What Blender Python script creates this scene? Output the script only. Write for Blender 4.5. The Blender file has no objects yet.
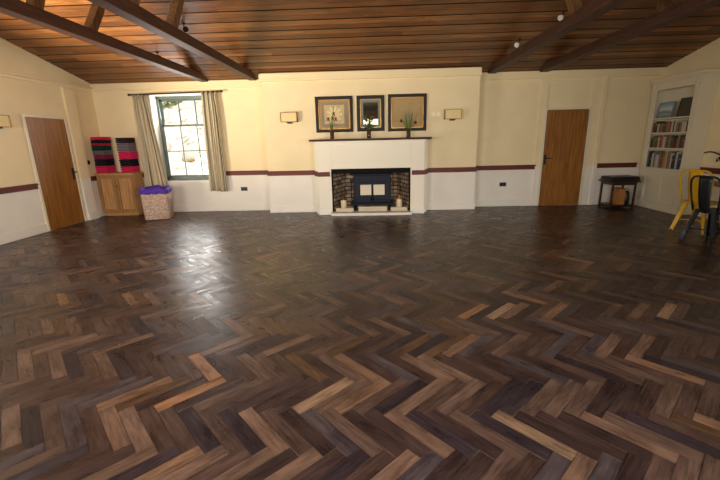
import bpy, bmesh, math, random
from mathutils import Vector, Matrix
random.seed(7)
PI = math.pi
SC = bpy.context.scene
C = SC.collection

# ------------------------------------------------------------------ camera
D, XL, XR, H = 8.6214, -6.0207, 6.0403, 1.4915      # far wall, left wall, right wall, eye height
YB = -1.7                                           # rear wall
ZE, SL, YR = 2.811, 0.2287, 3.46                    # eave height, roof slope, ridge line
ZR = ZE + SL * (D - YR)
cam = bpy.data.cameras.new('camera'); cam_o = bpy.data.objects.new('camera', cam); C.objects.link(cam_o)
Rv = Vector((0.99931337, 0.02934831, -0.02261556)); Uv = Vector((0.01452219, 0.2512972, 0.96780103)); Fv = Vector((-0.03408655, 0.96746493, -0.25069845))
m = Matrix.Identity(4)
for i in range(3):
    m[i][0], m[i][1], m[i][2] = Rv[i], Uv[i], -Fv[i]
m[2][3] = H
cam_o.matrix_world = m
cam.sensor_width = 36; cam.lens = 382.01 / 720 * 36; cam.clip_start = 0.05; cam.clip_end = 200
SC.camera = cam_o

# ------------------------------------------------------------------ world, sun, daylight through the windows, exposure
w = bpy.data.worlds.new('sky'); SC.world = w; w.use_nodes = True
nt = w.node_tree; bg = nt.nodes['Background']
sky = nt.nodes.new('ShaderNodeTexSky'); sky.sky_type = 'NISHITA'; sky.sun_disc = False
sky.sun_elevation = math.radians(62); sky.sun_rotation = math.radians(150); sky.dust_density = 2.0
nt.links.new(sky.outputs[0], bg.inputs[0]); bg.inputs[1].default_value = 0.16
sun = bpy.data.lights.new('sun', 'SUN'); sun.energy = 6; sun.angle = 0.01; sun.color = (1, .95, .86)
so = bpy.data.objects.new('sun', sun); C.objects.link(so)
so.rotation_euler = Vector((-.22, .42, -.88)).to_track_quat('-Z', 'Y').to_euler(); so.location = (3, -6, 12)

def area(name, loc, direction, sx, sy, power, col, spread=180):
    l = bpy.data.lights.new(name, 'AREA'); l.shape = 'RECTANGLE'; l.size = sx; l.size_y = sy
    l.energy = power; l.color = col; l.spread = math.radians(spread)
    o = bpy.data.objects.new(name, l); C.objects.link(o); o.location = loc
    o.rotation_euler = Vector(direction).to_track_quat('-Z', 'Y').to_euler()
    return o
# rear wall windows (behind the camera), left wall glazed doors, far window
REAR_WIN = [(-4.6, -2.6, .9, 2.2), (-1.0, 1.0, .9, 2.45), (2.6, 4.6, .9, 2.2)]
LEFT_WIN = [(2.2, 4.6, .12, 2.15)]
area('daylight_rear_left', (-3.6, YB - .12, 1.55), (.2, 1, -.16), 2.0, 1.3, 175, (1, .93, .84), 140)
area('daylight_rear_middle', (0, YB - .12, 1.67), (-.1, 1, -.24), 2.0, 1.55, 160, (1, .93, .84), 130)
area('daylight_rear_right', (3.6, YB - .12, 1.55), (-1, .9, -.24), 2.0, 1.3, 160, (1, .91, .82), 120)
area('daylight_left_doors', (XL - .12, 3.4, 1.13), (1, .3, .05), 2.4, 2.0, 70, (1, .9, .76), 150)
area('left_ceiling_fill', (XL - .5, 3.2, .70), (.5, .76, .62), .8, .8, 200, (1, .84, .62), 78)  # added warm lamp, aimed through the left doors to brighten that side's ceiling
area('daylight_far_window', (-4.12, D + .33, 1.62), (0, -1, -.1), 1.26, 1.8, 55, (1, .97, .92))
SC.view_settings.view_transform = 'Standard'; SC.view_settings.look = 'None'
SC.view_settings.exposure = -0.05; SC.view_settings.gamma = 1.0; SC.view_settings.use_curve_mapping = False
SC.cycles.use_denoising = True
SC.cycles.max_bounces = 10; SC.cycles.diffuse_bounces = 6; SC.cycles.caustics_reflective = False; SC.cycles.caustics_refractive = False
SC.cycles.sample_clamp_indirect = 6.0

# ------------------------------------------------------------------ materials
def srgb(r, g, b):
    f = lambda c: (c / 255 / 12.92) if c / 255 <= .04045 else ((c / 255 + .055) / 1.055) ** 2.4
    return (f(r), f(g), f(b), 1)
def new_mat(name, rough=.5, metal=0, spec=.5):
    mt = bpy.data.materials.new(name); mt.use_nodes = True
    b = mt.node_tree.nodes['Principled BSDF']
    b.inputs['Roughness'].default_value = rough; b.inputs['Metallic'].default_value = metal
    b.inputs['Specular IOR Level'].default_value = spec
    return mt, mt.node_tree, b
def N(nt, t, **kw):
    n = nt.nodes.new(t)
    for k, v in kw.items(): setattr(n, k, v)
    return n
def mixc(nt, fac, a, b, bt='MIX'):
    n = N(nt, 'ShaderNodeMix', data_type='RGBA', blend_type=bt)
    for s, v in ((n.inputs[0], fac), (n.inputs[6], a), (n.inputs[7], b)):
        if hasattr(v, 'is_output'): nt.links.new(v, s)
        else: s.default_value = v
    return n.outputs[2]
def noise(nt, scale, detail=3, vec=None, rough=.5):
    n = N(nt, 'ShaderNodeTexNoise'); n.inputs['Scale'].default_value = scale; n.inputs['Detail'].default_value = detail
    n.inputs['Roughness'].default_value = rough
    if vec is not None: nt.links.new(vec, n.inputs['Vector'])
    return n.outputs[0]
def ramp(nt, fac, stops, interp='LINEAR'):
    n = N(nt, 'ShaderNodeValToRGB'); n.color_ramp.interpolation = interp
    e = n.color_ramp.elements
    while len(e) < len(stops): e.new(.5)
    for el, (p, c) in zip(e, stops): el.position = p; el.color = c if len(c) == 4 else (*c, 1)
    nt.links.new(fac, n.inputs[0]); return n.outputs[0]
def bump(nt, b, h, s=.2, d=.01):
    n = N(nt, 'ShaderNodeBump'); n.inputs['Strength'].default_value = s; n.inputs['Distance'].default_value = d
    nt.links.new(h, n.inputs['Height']); nt.links.new(n.outputs[0], b.inputs['Normal'])
def objco(nt): return N(nt, 'ShaderNodeTexCoord').outputs['Object']
def mapped(nt, src, scale=(1, 1, 1)):
    n = N(nt, 'ShaderNodeMapping'); n.inputs['Scale'].default_value = scale; nt.links.new(src, n.inputs[0]); return n.outputs[0]

def plain(name, col, rough=.5, metal=0, var=.12, scale=18, bs=.08, spec=.5):
    mt, nt, b = new_mat(name, rough, metal, spec)
    co = objco(nt); f = noise(nt, scale, 4, co)
    dark = (col[0] * (1 - var), col[1] * (1 - var), col[2] * (1 - var), 1)
    nt.links.new(mixc(nt, f, dark, col), b.inputs['Base Color'])
    if bs: bump(nt, b, f, bs, .004)
    return mt
def wood(name, c1, c2, rough=.4, scale=(3, 40, 40), bs=.1):
    mt, nt, b = new_mat(name, rough)
    f = noise(nt, 1.6, 6, mapped(nt, objco(nt), scale), .6)
    nt.links.new(ramp(nt, f, [(.3, c1), (.7, c2)]), b.inputs['Base Color'])
    bump(nt, b, f, bs, .003)
    return mt
def board_mat(name, rough, bs, gscale=(5, 55), wear=.5, spec=.5):
    """planks: colour of each plank from the face attribute, grain along UV u"""
    mt, nt, b = new_mat(name, rough, 0, spec)
    at = N(nt, 'ShaderNodeAttribute', attribute_name='tint'); uv = N(nt, 'ShaderNodeUVMap', uv_map='uv').outputs[0]
    g = noise(nt, 1, 5, mapped(nt, uv, (gscale[0], gscale[1], 1)), .62)
    g2 = noise(nt, 1, 3, mapped(nt, uv, (3.5, 9, 1)))
    k = ramp(nt, g, [(.25, (.4, .38, .38)), (.55, (.95, .95, .95)), (.8, (1.35, 1.33, 1.3))])
    c = mixc(nt, 1.0, at.outputs[0], k, 'MULTIPLY')
    k2 = ramp(nt, g2, [(.3, (.55, .54, .56)), (.7, (1.35, 1.3, 1.26))])
    c = mixc(nt, wear, c, mixc(nt, 1.0, c, k2, 'MULTIPLY'))
    nt.links.new(c, b.inputs['Base Color'])
    r = N(nt, 'ShaderNodeMapRange'); r.inputs[1].default_value = .3; r.inputs[2].default_value = .7
    r.inputs[3].default_value = rough - .08; r.inputs[4].default_value = rough + .14
    nt.links.new(g2, r.inputs[0]); nt.links.new(r.outputs[0], b.inputs['Roughness'])
    hm = N(nt, 'ShaderNodeMath', operation='ADD'); nt.links.new(g, hm.inputs[0]); nt.links.new(g2, hm.inputs[1])
    bump(nt, b, hm.outputs[0], bs, .003)
    return mt
def wall_mat(name, upper, lower, z):
    mt, nt, b = new_mat(name, .75)
    co = objco(nt); sep = N(nt, 'ShaderNodeSeparateXYZ'); nt.links.new(co, sep.inputs[0])
    gt = N(nt, 'ShaderNodeMath', operation='GREATER_THAN'); gt.inputs[1].default_value = z
    nt.links.new(sep.outputs[2], gt.inputs[0])
    f = noise(nt, 2.5, 5, co)
    c = mixc(nt, gt.outputs[0], lower, upper)
    c = mixc(nt, 1.0, c, ramp(nt, f, [(.3, (.94, .93, .92)), (.7, (1, 1, 1))]), 'MULTIPLY')
    nt.links.new(c, b.inputs['Base Color'])
    bump(nt, b, noise(nt, 35, 4, co), .08, .004)
    return mt

CREAM = srgb(234, 216, 174); WHITE = srgb(232, 226, 214)
M = {}
M['wall'] = wall_mat('painted_plaster', CREAM, WHITE, .86)
M['wall_up'] = plain('cream_paint', CREAM, .7, 0, .05, 3, .05)
M['white'] = plain('white_gloss_paint', WHITE, .4, 0, .05, 6, .03)
M['shelf_paint'] = plain('cream_gloss_paint', srgb(222, 212, 186), .45, 0, .05, 6, .03)
M['mantel_white'] = plain('offwhite_plaster', srgb(234, 226, 206), .6, 0, .05, 4, .05)
M['floor'] = board_mat('herringbone_hardwood', .31, .35, (6, 60), .9, .34)
M['gap'] = plain('dark_joint', srgb(22, 15, 12), .8)
M['joint'] = plain('dusty_floor_joint', srgb(104, 82, 66), .8)
M['ceil'] = board_mat('ceiling_boards', .45, .2, (1.3, 26), .7)
M['beam'] = wood('dark_beam_timber', srgb(46, 26, 18), srgb(90, 55, 39), .6, (30, 2.2, 30), .15)
M['dado'] = wood('mahogany_rail', srgb(70, 22, 12), srgb(110, 42, 26), .6, (2, 40, 40), .05)
M['shelf'] = wood('dark_mahogany', srgb(40, 16, 10), srgb(74, 32, 20), .7, (2, 40, 40), .05)
M['door'] = wood('varnished_door_veneer', srgb(108, 64, 16), srgb(160, 104, 36), .45, (16, 16, 1.1), .03)
M['pine'] = wood('pale_oak', srgb(150, 108, 62), srgb(196, 150, 98), .5, (22, 22, 1.6), .05)
M['pine_frame'] = wood('honey_oak', srgb(128, 88, 48), srgb(168, 122, 74), .5, (22, 22, 1.6), .05)
M['strut'] = wood('lit_strut_timber', srgb(78, 52, 32), srgb(136, 100, 62), .6, (20, 20, 2), .1)  # beam timber made lighter, standing in for daylight falling on the struts
M['darkwood'] = wood('dark_stained_wood', srgb(30, 17, 13), srgb(58, 33, 25), .4, (2, 30, 30), .05)
M['tablewood'] = wood('brown_table_wood', srgb(92, 56, 30), srgb(136, 88, 50), .4, (30, 2, 30), .05)
M['black'] = plain('black_plastic', srgb(26, 24, 23), .4, 0, .2)
M['iron'] = plain('black_iron', srgb(30, 30, 32), .45, .6, .3)
M['stove'] = plain('cast_iron_enamel', srgb(24, 30, 44), .5, 0, .3, 12, .06, .15)
M['pane'] = plain('pale_stove_pane', srgb(214, 200, 170), .15, 0, .12, 9, 0)
M['brass'] = plain('aged_brass', srgb(128, 92, 44), .35, .9)
M['teal'] = plain('green_painted_timber', srgb(104, 120, 114), .4, 0, .12)
M['yellow'] = plain('yellow_powder_coat', srgb(216, 164, 24), .35, 0, .08)
M['gun'] = plain('gunmetal_lacquer', srgb(58, 61, 68), .3, .75, .25)
M['stone'] = plain('pale_firebrick', srgb(206, 192, 166), .8, 0, .25, 20, .2)
M['hearth'] = plain('pale_hearth_slab', srgb(222, 216, 204), .6, 0, .12, 10, .08)
M['soot'] = plain('sooty_iron', srgb(24, 21, 18), .8, 0, .3, 18, .08, .1)
M['crock'] = plain('cream_stoneware', srgb(214, 200, 166), .3, 0, .1, 25, 0)
M['crock_brown'] = plain('brown_stoneware', srgb(110, 58, 22), .25, 0, .2, 25, 0)
M['crock_amber'] = plain('amber_stoneware', srgb(176, 118, 36), .25, 0, .2, 25, 0)
M['frame'] = plain('dark_frame_moulding', srgb(36, 29, 22), .55, 0, .3, 18, .08, .25)
M['gilt'] = plain('gilt_slip', srgb(150, 116, 62), .35, .7)
M['mat'] = plain('tan_mount_board', srgb(178, 136, 88), .8, 0, .08, 30, 0)
M['print'] = plain('botanical_print_paper', srgb(206, 182, 134), .8, 0, .3, 14, 0)
M['print2'] = plain('faded_green_print_paper', srgb(178, 152, 104), .8, 0, .3, 14, 0)
M['print_grey'] = plain('grey_print_border', srgb(150, 140, 116), .8, 0, .3, 22, 0)
M['bluegrey_mount'] = plain('grey_green_mount', srgb(112, 116, 104), .6, 0, .15, 30, 0)
M['switch_pale'] = plain('pale_switch_plastic', srgb(240, 226, 190), .5, 0, .03)
M['petal'] = plain('cream_petals', srgb(226, 208, 158), .8, 0, .2, 60, 0)
M['red'] = plain('dark_red_petals', srgb(112, 26, 20), .6, 0, .3, 60, 0)
M['leaf'] = plain('green_leaves', srgb(96, 130, 56), .5, 0, .4, 40, 0)
M['leaf_out'] = plain('garden_leaves', srgb(214, 234, 160), .8, 0, .4, 6, 0)
M['shade'] = plain('cream_lamp_shade', srgb(226, 206, 150), .7, 0, .08, 60, .03)
M['purple'] = plain('purple_cotton', srgb(78, 40, 158), .8, 0, .35, 16, .4)
M['spot_white'] = plain('white_spot_lamp', srgb(226, 222, 214), .3)
M['paving'] = plain('pale_paving', srgb(220, 210, 196), .8, 0, .2, 3, .1)
M['rock'] = plain('pale_rock', srgb(214, 198, 176), .9, 0, .35, 3, .4)
M['garden_white'] = plain('limewashed_wall', srgb(232, 228, 222), .8, 0, .1, 3, .1)
M['cardboard'] = plain('tan_box_board', srgb(178, 116, 56), .7, 0, .12)
M['picture_blue'] = None

def glass_mat():
    mt = bpy.data.materials.new('window_glass'); mt.use_nodes = True; nt = mt.node_tree
    nt.nodes.remove(nt.nodes['Principled BSDF']); out = nt.nodes['Material Output']
    t = N(nt, 'ShaderNodeBsdfTransparent'); g = N(nt, 'ShaderNodeBsdfGlossy'); g.inputs['Roughness'].default_value = .02
    mx = N(nt, 'ShaderNodeMixShader'); fr = N(nt, 'ShaderNodeFresnel'); fr.inputs[0].default_value = 1.4
    nt.links.new(fr.outputs[0], mx.inputs[0]); nt.links.new(t.outputs[0], mx.inputs[1]); nt.links.new(g.outputs[0], mx.inputs[2])
    nt.links.new(mx.outputs[0], out.inputs[0]); return mt
M['glass'] = glass_mat()
def amber_mat():
    mt, nt, b = new_mat('brown_vase_glass', .08)
    b.inputs['Base Color'].default_value = srgb(214, 178, 136); b.inputs['Transmission Weight'].default_value = .92
    b.inputs['IOR'].default_value = 1.45; return mt
M['amber'] = amber_mat()
def brick_mat():
    mt, nt, b = new_mat('sooted_brick', .85)
    uv = N(nt, 'ShaderNodeUVMap', uv_map='uv').outputs[0]
    br = N(nt, 'ShaderNodeTexBrick'); nt.links.new(uv, br.inputs[0])
    br.inputs['Scale'].default_value = 1; br.inputs['Brick Width'].default_value = .21; br.inputs['Row Height'].default_value = .085
    br.inputs['Mortar Size'].default_value = .012
    br.inputs['Color1'].default_value = srgb(206, 182, 152); br.inputs['Color2'].default_value = srgb(150, 116, 92); br.inputs['Mortar'].default_value = srgb(50, 42, 36)
    f = noise(nt, 7, 4, objco(nt))
    c = mixc(nt, 1.0, br.outputs[0], ramp(nt, f, [(.35, (.35, .33, .32)), (.6, (1, 1, 1))]), 'MULTIPLY')
    nt.links.new(c, b.inputs['Base Color']); bump(nt, b, br.outputs[1], -.4, .01); return mt
M['brick'] = brick_mat()
def curtain_mat():
    mt, nt, b = new_mat('striped_curtain_cloth', .9)
    uv = N(nt, 'ShaderNodeUVMap', uv_map='uv').outputs[0]; sep = N(nt, 'ShaderNodeSeparateXYZ'); nt.links.new(uv, sep.inputs[0])
    fr = N(nt, 'ShaderNodeMath', operation='FRACT'); nt.links.new(sep.outputs[0], fr.inputs[0])
    a, g, d, wv = srgb(222, 206, 170), srgb(176, 168, 146), srgb(104, 104, 98), srgb(238, 228, 204)
    c = ramp(nt, fr.outputs[0], [(0, a), (.22, wv), (.32, g), (.42, a), (.58, d), (.64, a), (.74, g), (.80, wv), (.9, d), (.94, a)], 'CONSTANT')
    f = noise(nt, 150, 2, objco(nt))
    nt.links.new(mixc(nt, .25, c, mixc(nt, f, (.1, .1, .1, 1), c)), b.inputs['Base Color'])
    tr = N(nt, 'ShaderNodeBsdfTranslucent'); nt.links.new(c, tr.inputs[0])
    mx = N(nt, 'ShaderNodeMixShader'); mx.inputs[0].default_value = .18
    nt.links.new(b.outputs[0], mx.inputs[1]); nt.links.new(tr.outputs[0], mx.inputs[2]); nt.links.new(mx.outputs[0], nt.nodes['Material Output'].inputs[0])
    return mt
M['curtain'] = curtain_mat()
def blanket_mat(name, ca, cb):
    """wool with a faint woven stripe"""
    mt, nt, b = new_mat(name, .95, 0, .1)
    co = objco(nt); f = noise(nt, 130, 3, co); st = N(nt, 'ShaderNodeTexWave', bands_direction='Y'); st.inputs['Scale'].default_value = 5; nt.links.new(co, st.inputs[0])
    c = mixc(nt, ramp(nt, st.outputs[1], [(.75, (0, 0, 0)), (.8, (1, 1, 1))]), ca, cb)
    nt.links.new(mixc(nt, 1.0, c, ramp(nt, f, [(.3, (.75, .75, .75)), (.7, (1.1, 1.1, 1.1))]), 'MULTIPLY'), b.inputs['Base Color'])
    bump(nt, b, f, .35, .004); return mt
def lace_mat():
    mt, nt, b = new_mat('lace_weave', .9)
    co = objco(nt); v = N(nt, 'ShaderNodeTexVoronoi'); v.inputs['Scale'].default_value = 60; nt.links.new(co, v.inputs[0])
    w_ = N(nt, 'ShaderNodeTexVoronoi', feature='DISTANCE_TO_EDGE'); w_.inputs['Scale'].default_value = 12; nt.links.new(co, w_.inputs[0])
    c = ramp(nt, v.outputs[0], [(.2, srgb(216, 200, 184)), (.6, srgb(168, 138, 118))])
    c = mixc(nt, 1.0, c, ramp(nt, w_.outputs[0], [(.02, (1.15, 1.12, 1.1)), (.08, (.85, .83, .82))]), 'MULTIPLY')
    nt.links.new(c, b.inputs['Base Color']); bump(nt, b, v.outputs[0], .4, .01); return mt
M['lace'] = lace_mat()
def book_mat(name, col):
    mt, nt, b = new_mat(name, .55)
    f = noise(nt, 40, 2, objco(nt))
    nt.links.new(mixc(nt, f, (col[0] * .8, col[1] * .8, col[2] * .8, 1), col), b.inputs['Base Color']); return mt
def seascape_mat():
    mt, nt, b = new_mat('blue_seascape_print', .5)
    co = objco(nt); sep = N(nt, 'ShaderNodeSeparateXYZ'); nt.links.new(co, sep.inputs[0])
    f = noise(nt, 14, 4, co)
    ad = N(nt, 'ShaderNodeMath', operation='MULTIPLY_ADD'); ad.inputs[1].default_value = .08; nt.links.new(f, ad.inputs[0]); nt.links.new(sep.outputs[2], ad.inputs[2])
    c = ramp(nt, ad.outputs[0], [(.05, srgb(70, 70, 60)), (.10, srgb(150, 160, 150)), (.15, srgb(90, 120, 130)), (.2, srgb(190, 200, 196)), (.3, srgb(130, 160, 176))])
    nt.links.new(c, b.inputs['Base Color']); return mt
M['sea'] = seascape_mat()
M['night'] = plain('dark_landscape_print', srgb(66, 64, 54), .35, 0, .6, 9, 0)

# ------------------------------------------------------------------ mesh helpers
def new_bm():
    bm = bmesh.new(); bm.loops.layers.uv.new('uv'); return bm
def box(bm, x0, x1, y0, y1, z0, z1, mi=0, faces='all'):
    v = [bm.verts.new((x, y, z)) for z in (z0, z1) for y in (y0, y1) for x in (x0, x1)]
    uv = bm.loops.layers.uv['uv']
    for idx in ((0, 2, 3, 1), (4, 5, 7, 6), (0, 1, 5, 4), (2, 6, 7, 3), (0, 4, 6, 2), (1, 3, 7, 5)):
        f = bm.faces.new([v[i] for i in idx]); f.material_index = mi
        for l in f.loops:
            c = l.vert.co
            l[uv].uv = (c.x + c.y, c.z) if idx not in ((0, 2, 3, 1), (4, 5, 7, 6)) else (c.x, c.y)
    return v
def quad(bm, pts, mi=0, uvs=None):
    f = bm.faces.new([bm.verts.new(p) for p in pts]); f.material_index = mi
    if uvs:
        uv = bm.loops.layers.uv['uv']
        for l, u in zip(f.loops, uvs): l[uv].uv = u
    return f
def beam_between(bm, a, b, wx, h, mi=0):
    """rectangular bar from a to b, wx wide across X, h deep"""
    a, b = Vector(a), Vector(b); d = (b - a).normalized(); x = Vector((1, 0, 0)) if abs(d.x) < .9 else Vector((0, 1, 0))
    s = d.cross(x).normalized(); x = s.cross(d).normalized()
    vs = [bm.verts.new(p + x * wx / 2 * i + s * h / 2 * j) for p in (a, b) for i, j in ((-1, -1), (1, -1), (1, 1), (-1, 1))]
    for idx in ((0, 1, 2, 3), (7, 6, 5, 4), (0, 4, 5, 1), (1, 5, 6, 2), (2, 6, 7, 3), (3, 7, 4, 0)): bm.faces.new([vs[i] for i in idx]).material_index = mi
def tube(bm, pts, r, n=10, mi=0, closed=False):
    pts = [Vector(p) for p in pts]; rs = r if isinstance(r, (list, tuple)) else [r] * len(pts)
    rings = []; prev = None
    for i, p in enumerate(pts):
        a = pts[i - 1] if i or closed else p; b = pts[(i + 1) % len(pts)] if i < len(pts) - 1 or closed else p
        t = (b - a).normalized()
        if prev is None:
            u = t.orthogonal().normalized()
        else:
            u = (prev - t * prev.dot(t))
            u = u.normalized() if u.length > 1e-6 else t.orthogonal().normalized()
        prev = u; vv = t.cross(u)
        rings.append([bm.verts.new(p + (u * math.cos(2 * PI * k / n) + vv * math.sin(2 * PI * k / n)) * rs[i]) for k in range(n)])
    for i in range(len(rings) - (0 if closed else 1)):
        A, B = rings[i], rings[(i + 1) % len(rings)]
        for k in range(n):
            f = bm.faces.new((A[k], A[(k + 1) % n], B[(k + 1) % n], B[k])); f.material_index = mi; f.smooth = True
    if not closed:
        bm.faces.new(list(reversed(rings[0]))).material_index = mi; bm.faces.new(rings[-1]).material_index = mi
def lathe(bm, prof, c=(0, 0, 0), n=20, mi=0):
    rings = []
    for r, z in prof:
        rings.append([bm.verts.new((c[0] + r * math.cos(2 * PI * k / n), c[1] + r * math.sin(2 * PI * k / n), c[2] + z)) for k in range(n)])
    for A, B in zip(rings, rings[1:]):
        for k in range(n):
            f = bm.faces.new((A[k], A[(k + 1) % n], B[(k + 1) % n], B[k])); f.smooth = True; f.material_index = mi
    bm.faces.new(list(reversed(rings[0]))).material_index = mi; bm.faces.new(rings[-1]).material_index = mi
def obj(name, bm, mats, parent=None, bevel=0, loc=None, smooth=False, recalc=True):
    if recalc: bmesh.ops.recalc_face_normals(bm, faces=bm.faces)
    me = bpy.data.meshes.new(name); bm.to_mesh(me); bm.free()
    for mt in (mats if isinstance(mats, (list, tuple)) else [mats]): me.materials.append(M[mt] if isinstance(mt, str) else mt)
    o = bpy.data.objects.new(name, me); C.objects.link(o)
    if parent: o.parent = parent
    if loc: o.location = loc
    if smooth:
        for p in me.polygons: p.use_smooth = True
    if bevel:
        b = o.modifiers.new('bevel', 'BEVEL'); b.width = bevel; b.segments = 2; b.limit_method = 'ANGLE'; b.angle_limit = math.radians(40)
    return o
def tag(o, label, cat, group=None):
    o['label'] = label; o['category'] = cat
    if group: o['group'] = group
    return o
def thing(name, label, cat, loc=(0, 0, 0), rz=0, group=None):
    o = bpy.data.objects.new(name, None); C.objects.link(o); o.location = loc; o.rotation_euler = (0, 0, rz); o.empty_display_size = .1
    return tag(o, label, cat, group)
def struct(name, bm, mats, parent=None, bevel=0):
    o = obj(name, bm, mats, parent, bevel)
    if not parent: o['kind'] = 'structure'
    return o
def boxes(lst, mi=0):
    bm = new_bm()
    for b in lst: box(bm, *b)
    return bm

# ------------------------------------------------------------------ floor: oak-like herringbone blocks
def build_floor():
    L, W, gap = .42, .084, .0013
    verts, faces, cols, uvs, mis = [], [], [], [], []
    def add(p4, col, uv4, mi):
        i = len(verts); verts.extend(p4); faces.append((i, i + 1, i + 2, i + 3)); cols.append(col); uvs.append(uv4); mis.append(mi)
    rnd = random.Random(11)
    pal = [(srgb(80, 63, 57), 10), (srgb(90, 72, 65), 10), (srgb(68, 54, 52), 9), (srgb(102, 84, 74), 8), (srgb(82, 74, 77), 9), (srgb(96, 74, 56), 4),
           (srgb(58, 50, 55), 8), (srgb(118, 96, 82), 5), (srgb(136, 108, 86), 2.2), (srgb(150, 114, 80), .3)]
    pc = [p for p, _ in pal]; pw = [q for _, q in pal]
    ox, oy = .043, 1.832                             # a block corner seen in the photograph
    ca, sa = math.cos(math.radians(-46)), math.sin(math.radians(-46))
    def wpt(a, b): return (ox + a * ca - b * sa, oy + a * sa + b * ca)
    MARKS = [(-1.16, 2.06, 'o'), (-1.24, 2.35, 'o'), (-0.34, 2.03, 'p'), (1.01, 3.3, 'o'), (1.24, 3.29, 'p'), (0.34, 2.31, 't'), (0.84, 1.72, 'p'), (2.62, 3.26, 'p'), (2.68, 4.52, 'p'), (1.94, 3.89, 't'), (0.24, 4.39, 't'), (-2.54, 4.27, 't'), (-2.41, 4.26, 't'), (1.08, 4.18, 't'), (0.19, 1.79, 't'), (-1.37, 1.61, 't'), (-0.51, 1.58, 't'), (0.11, 1.49, 't'), (2.27, 3.06, 't'), (0.94, 1.51, 't'), (-2.46, 2.62, 't')]
    def put(a0, b0, la, lb):
        cx, cy = wpt(a0 + la / 2, b0 + lb / 2)
        if not (XL - .3 < cx < XR + .3 and YB - .3 < cy < D + .3): return
        col = rnd.choices(pc, pw)[0]; k = rnd.uniform(.72, .98); col = (col[0] * k * 1.02, col[1] * k * .96, col[2] * k * .95, 1)
        for mx_, my_, mc in MARKS:                   # the palest blocks, where the photograph shows them
            da, db = (mx_ - ox) * ca + (my_ - oy) * sa, -(mx_ - ox) * sa + (my_ - oy) * ca
            if a0 <= da < a0 + la and b0 <= db < b0 + lb: col = {'o': srgb(150, 108, 76), 'p': srgb(146, 119, 95), 't': srgb(116, 91, 76)}[mc]
        q = [(a0 + gap, b0 + gap), (a0 + la - gap, b0 + gap), (a0 + la - gap, b0 + lb - gap), (a0 + gap, b0 + lb - gap)]
        t1, t2 = rnd.gauss(0, .006), rnd.gauss(0, .016)
        cxa, cyb = a0 + la / 2, b0 + lb / 2
        P = []
        for a, b in q:
            x, y = wpt(a, b); x = min(max(x, XL), XR); y = min(max(y, YB), D)
            P.append((x, y, -.0030 + max(-.0027, min(.0027, (a - cxa) * t1 + (b - cyb) * t2))))
        u0, v0 = rnd.uniform(0, 50), rnd.uniform(0, 50)
        U = [(u0 + (a - a0), v0 + (b - b0)) if la > lb else (u0 + (b - b0), v0 + (a - a0)) for a, b in q]
        add(P, col, U, 0)
    for s in range(-220, 220):
        for t in range(-30, 31):
            a, b = s * W + t * L, s * W - t * L
            put(a, b, L, W); put(a, b + W, W, L)
    add([(XL - .2, YB - .2, -.0062), (XR + .2, YB - .2, -.0062), (XR + .2, D + .3, -.0062), (XL - .2, D + .3, -.0062)], (.01, .01, .01, 1), [(0, 0)] * 4, 1)
    me = bpy.data.meshes.new('floor'); me.from_pydata(verts, [], faces)
    ca_ = me.color_attributes.new('tint', 'FLOAT_COLOR', 'CORNER'); ul = me.uv_layers.new(name='uv')
    for i, f in enumerate(faces):
        me.polygons[i].material_index = mis[i]
        for j in range(4):
            ca_.data[i * 4 + j].color = cols[i]; ul.data[i * 4 + j].uv = uvs[i][j]
    me.materials.append(M['floor']); me.materials.append(M['joint'])
    o = bpy.data.objects.new('floor', me); C.objects.link(o); o['kind'] = 'structure'
build_floor()

# ------------------------------------------------------------------ boarded ceiling, two slopes
def build_ceiling():
    verts, faces, cols, uvs, mis = [], [], [], [], []
    rnd = random.Random(5); dy = .14
    pal = [srgb(120, 76, 38), srgb(136, 89, 46), srgb(154, 104, 57), srgb(126, 80, 41), srgb(142, 93, 48), srgb(108, 67, 34)]
    def zc(y): return ZE + SL * (D - y) if y >= YR else ZR - SL * (YR - y)
    def add(P, col, U, mi):
        i = len(verts); verts.extend(P); faces.append((i, i + 1, i + 2, i + 3)); cols.append(col); uvs.append(U); mis.append(mi)
    k = 0; y = D + .1
    while y > YB - .1:
        y2 = y - dy
        if y > YR > y2: y2 = YR
        g = .024 if k % 2 == 0 else .003
        x = XL - .1 - rnd.uniform(0, 3)
        while x < XR + .1:
            x2 = x + rnd.choice([3.0, 3.6, 4.2]); c = rnd.choice(pal); f = rnd.uniform(.82, 1.15); c = (c[0] * f, c[1] * f, c[2] * f, 1)
            u0, v0 = rnd.uniform(0, 90), rnd.uniform(0, 90)
            a, b = max(x, XL - .1) + .001, min(x2, XR + .1) - .001
            if b > a:
                add([(a, y - g, zc(y - g)), (b, y - g, zc(y - g)), (b, y2, zc(y2)), (a, y2, zc(y2))], c, [(u0, v0), (u0 + b - a, v0), (u0 + b - a, v0 + dy), (u0, v0 + dy)], 0)
            x = x2
        y = y2; k += 1
    for (a, b) in ((D + .15, YR), (YR, YB - .15)):
        add([(XL - .15, a, zc(a) + .02), (XR + .15, a, zc(a) + .02), (XR + .15, b, zc(b) + .02), (XL - .15, b, zc(b) + .02)], (.01, .01, .01, 1), [(0, 0)] * 4, 1)
    me = bpy.data.meshes.new('ceiling'); me.from_pydata(verts, [], faces)
    ca_ = me.color_attributes.new('tint', 'FLOAT_COLOR', 'CORNER'); ul = me.uv_layers.new(name='uv')
    for i, f in enumerate(faces):
        me.polygons[i].material_index = mis[i]
        for j in range(4):
            ca_.data[i * 4 + j].color = cols[i]; ul.data[i * 4 + j].uv = uvs[i][j]
    me.materials.append(M['ceil']); me.materials.append(M['gap'])
    o = bpy.data.objects.new('ceiling', me); C.objects.link(o); o['kind'] = 'structure'
build_ceiling()

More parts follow.
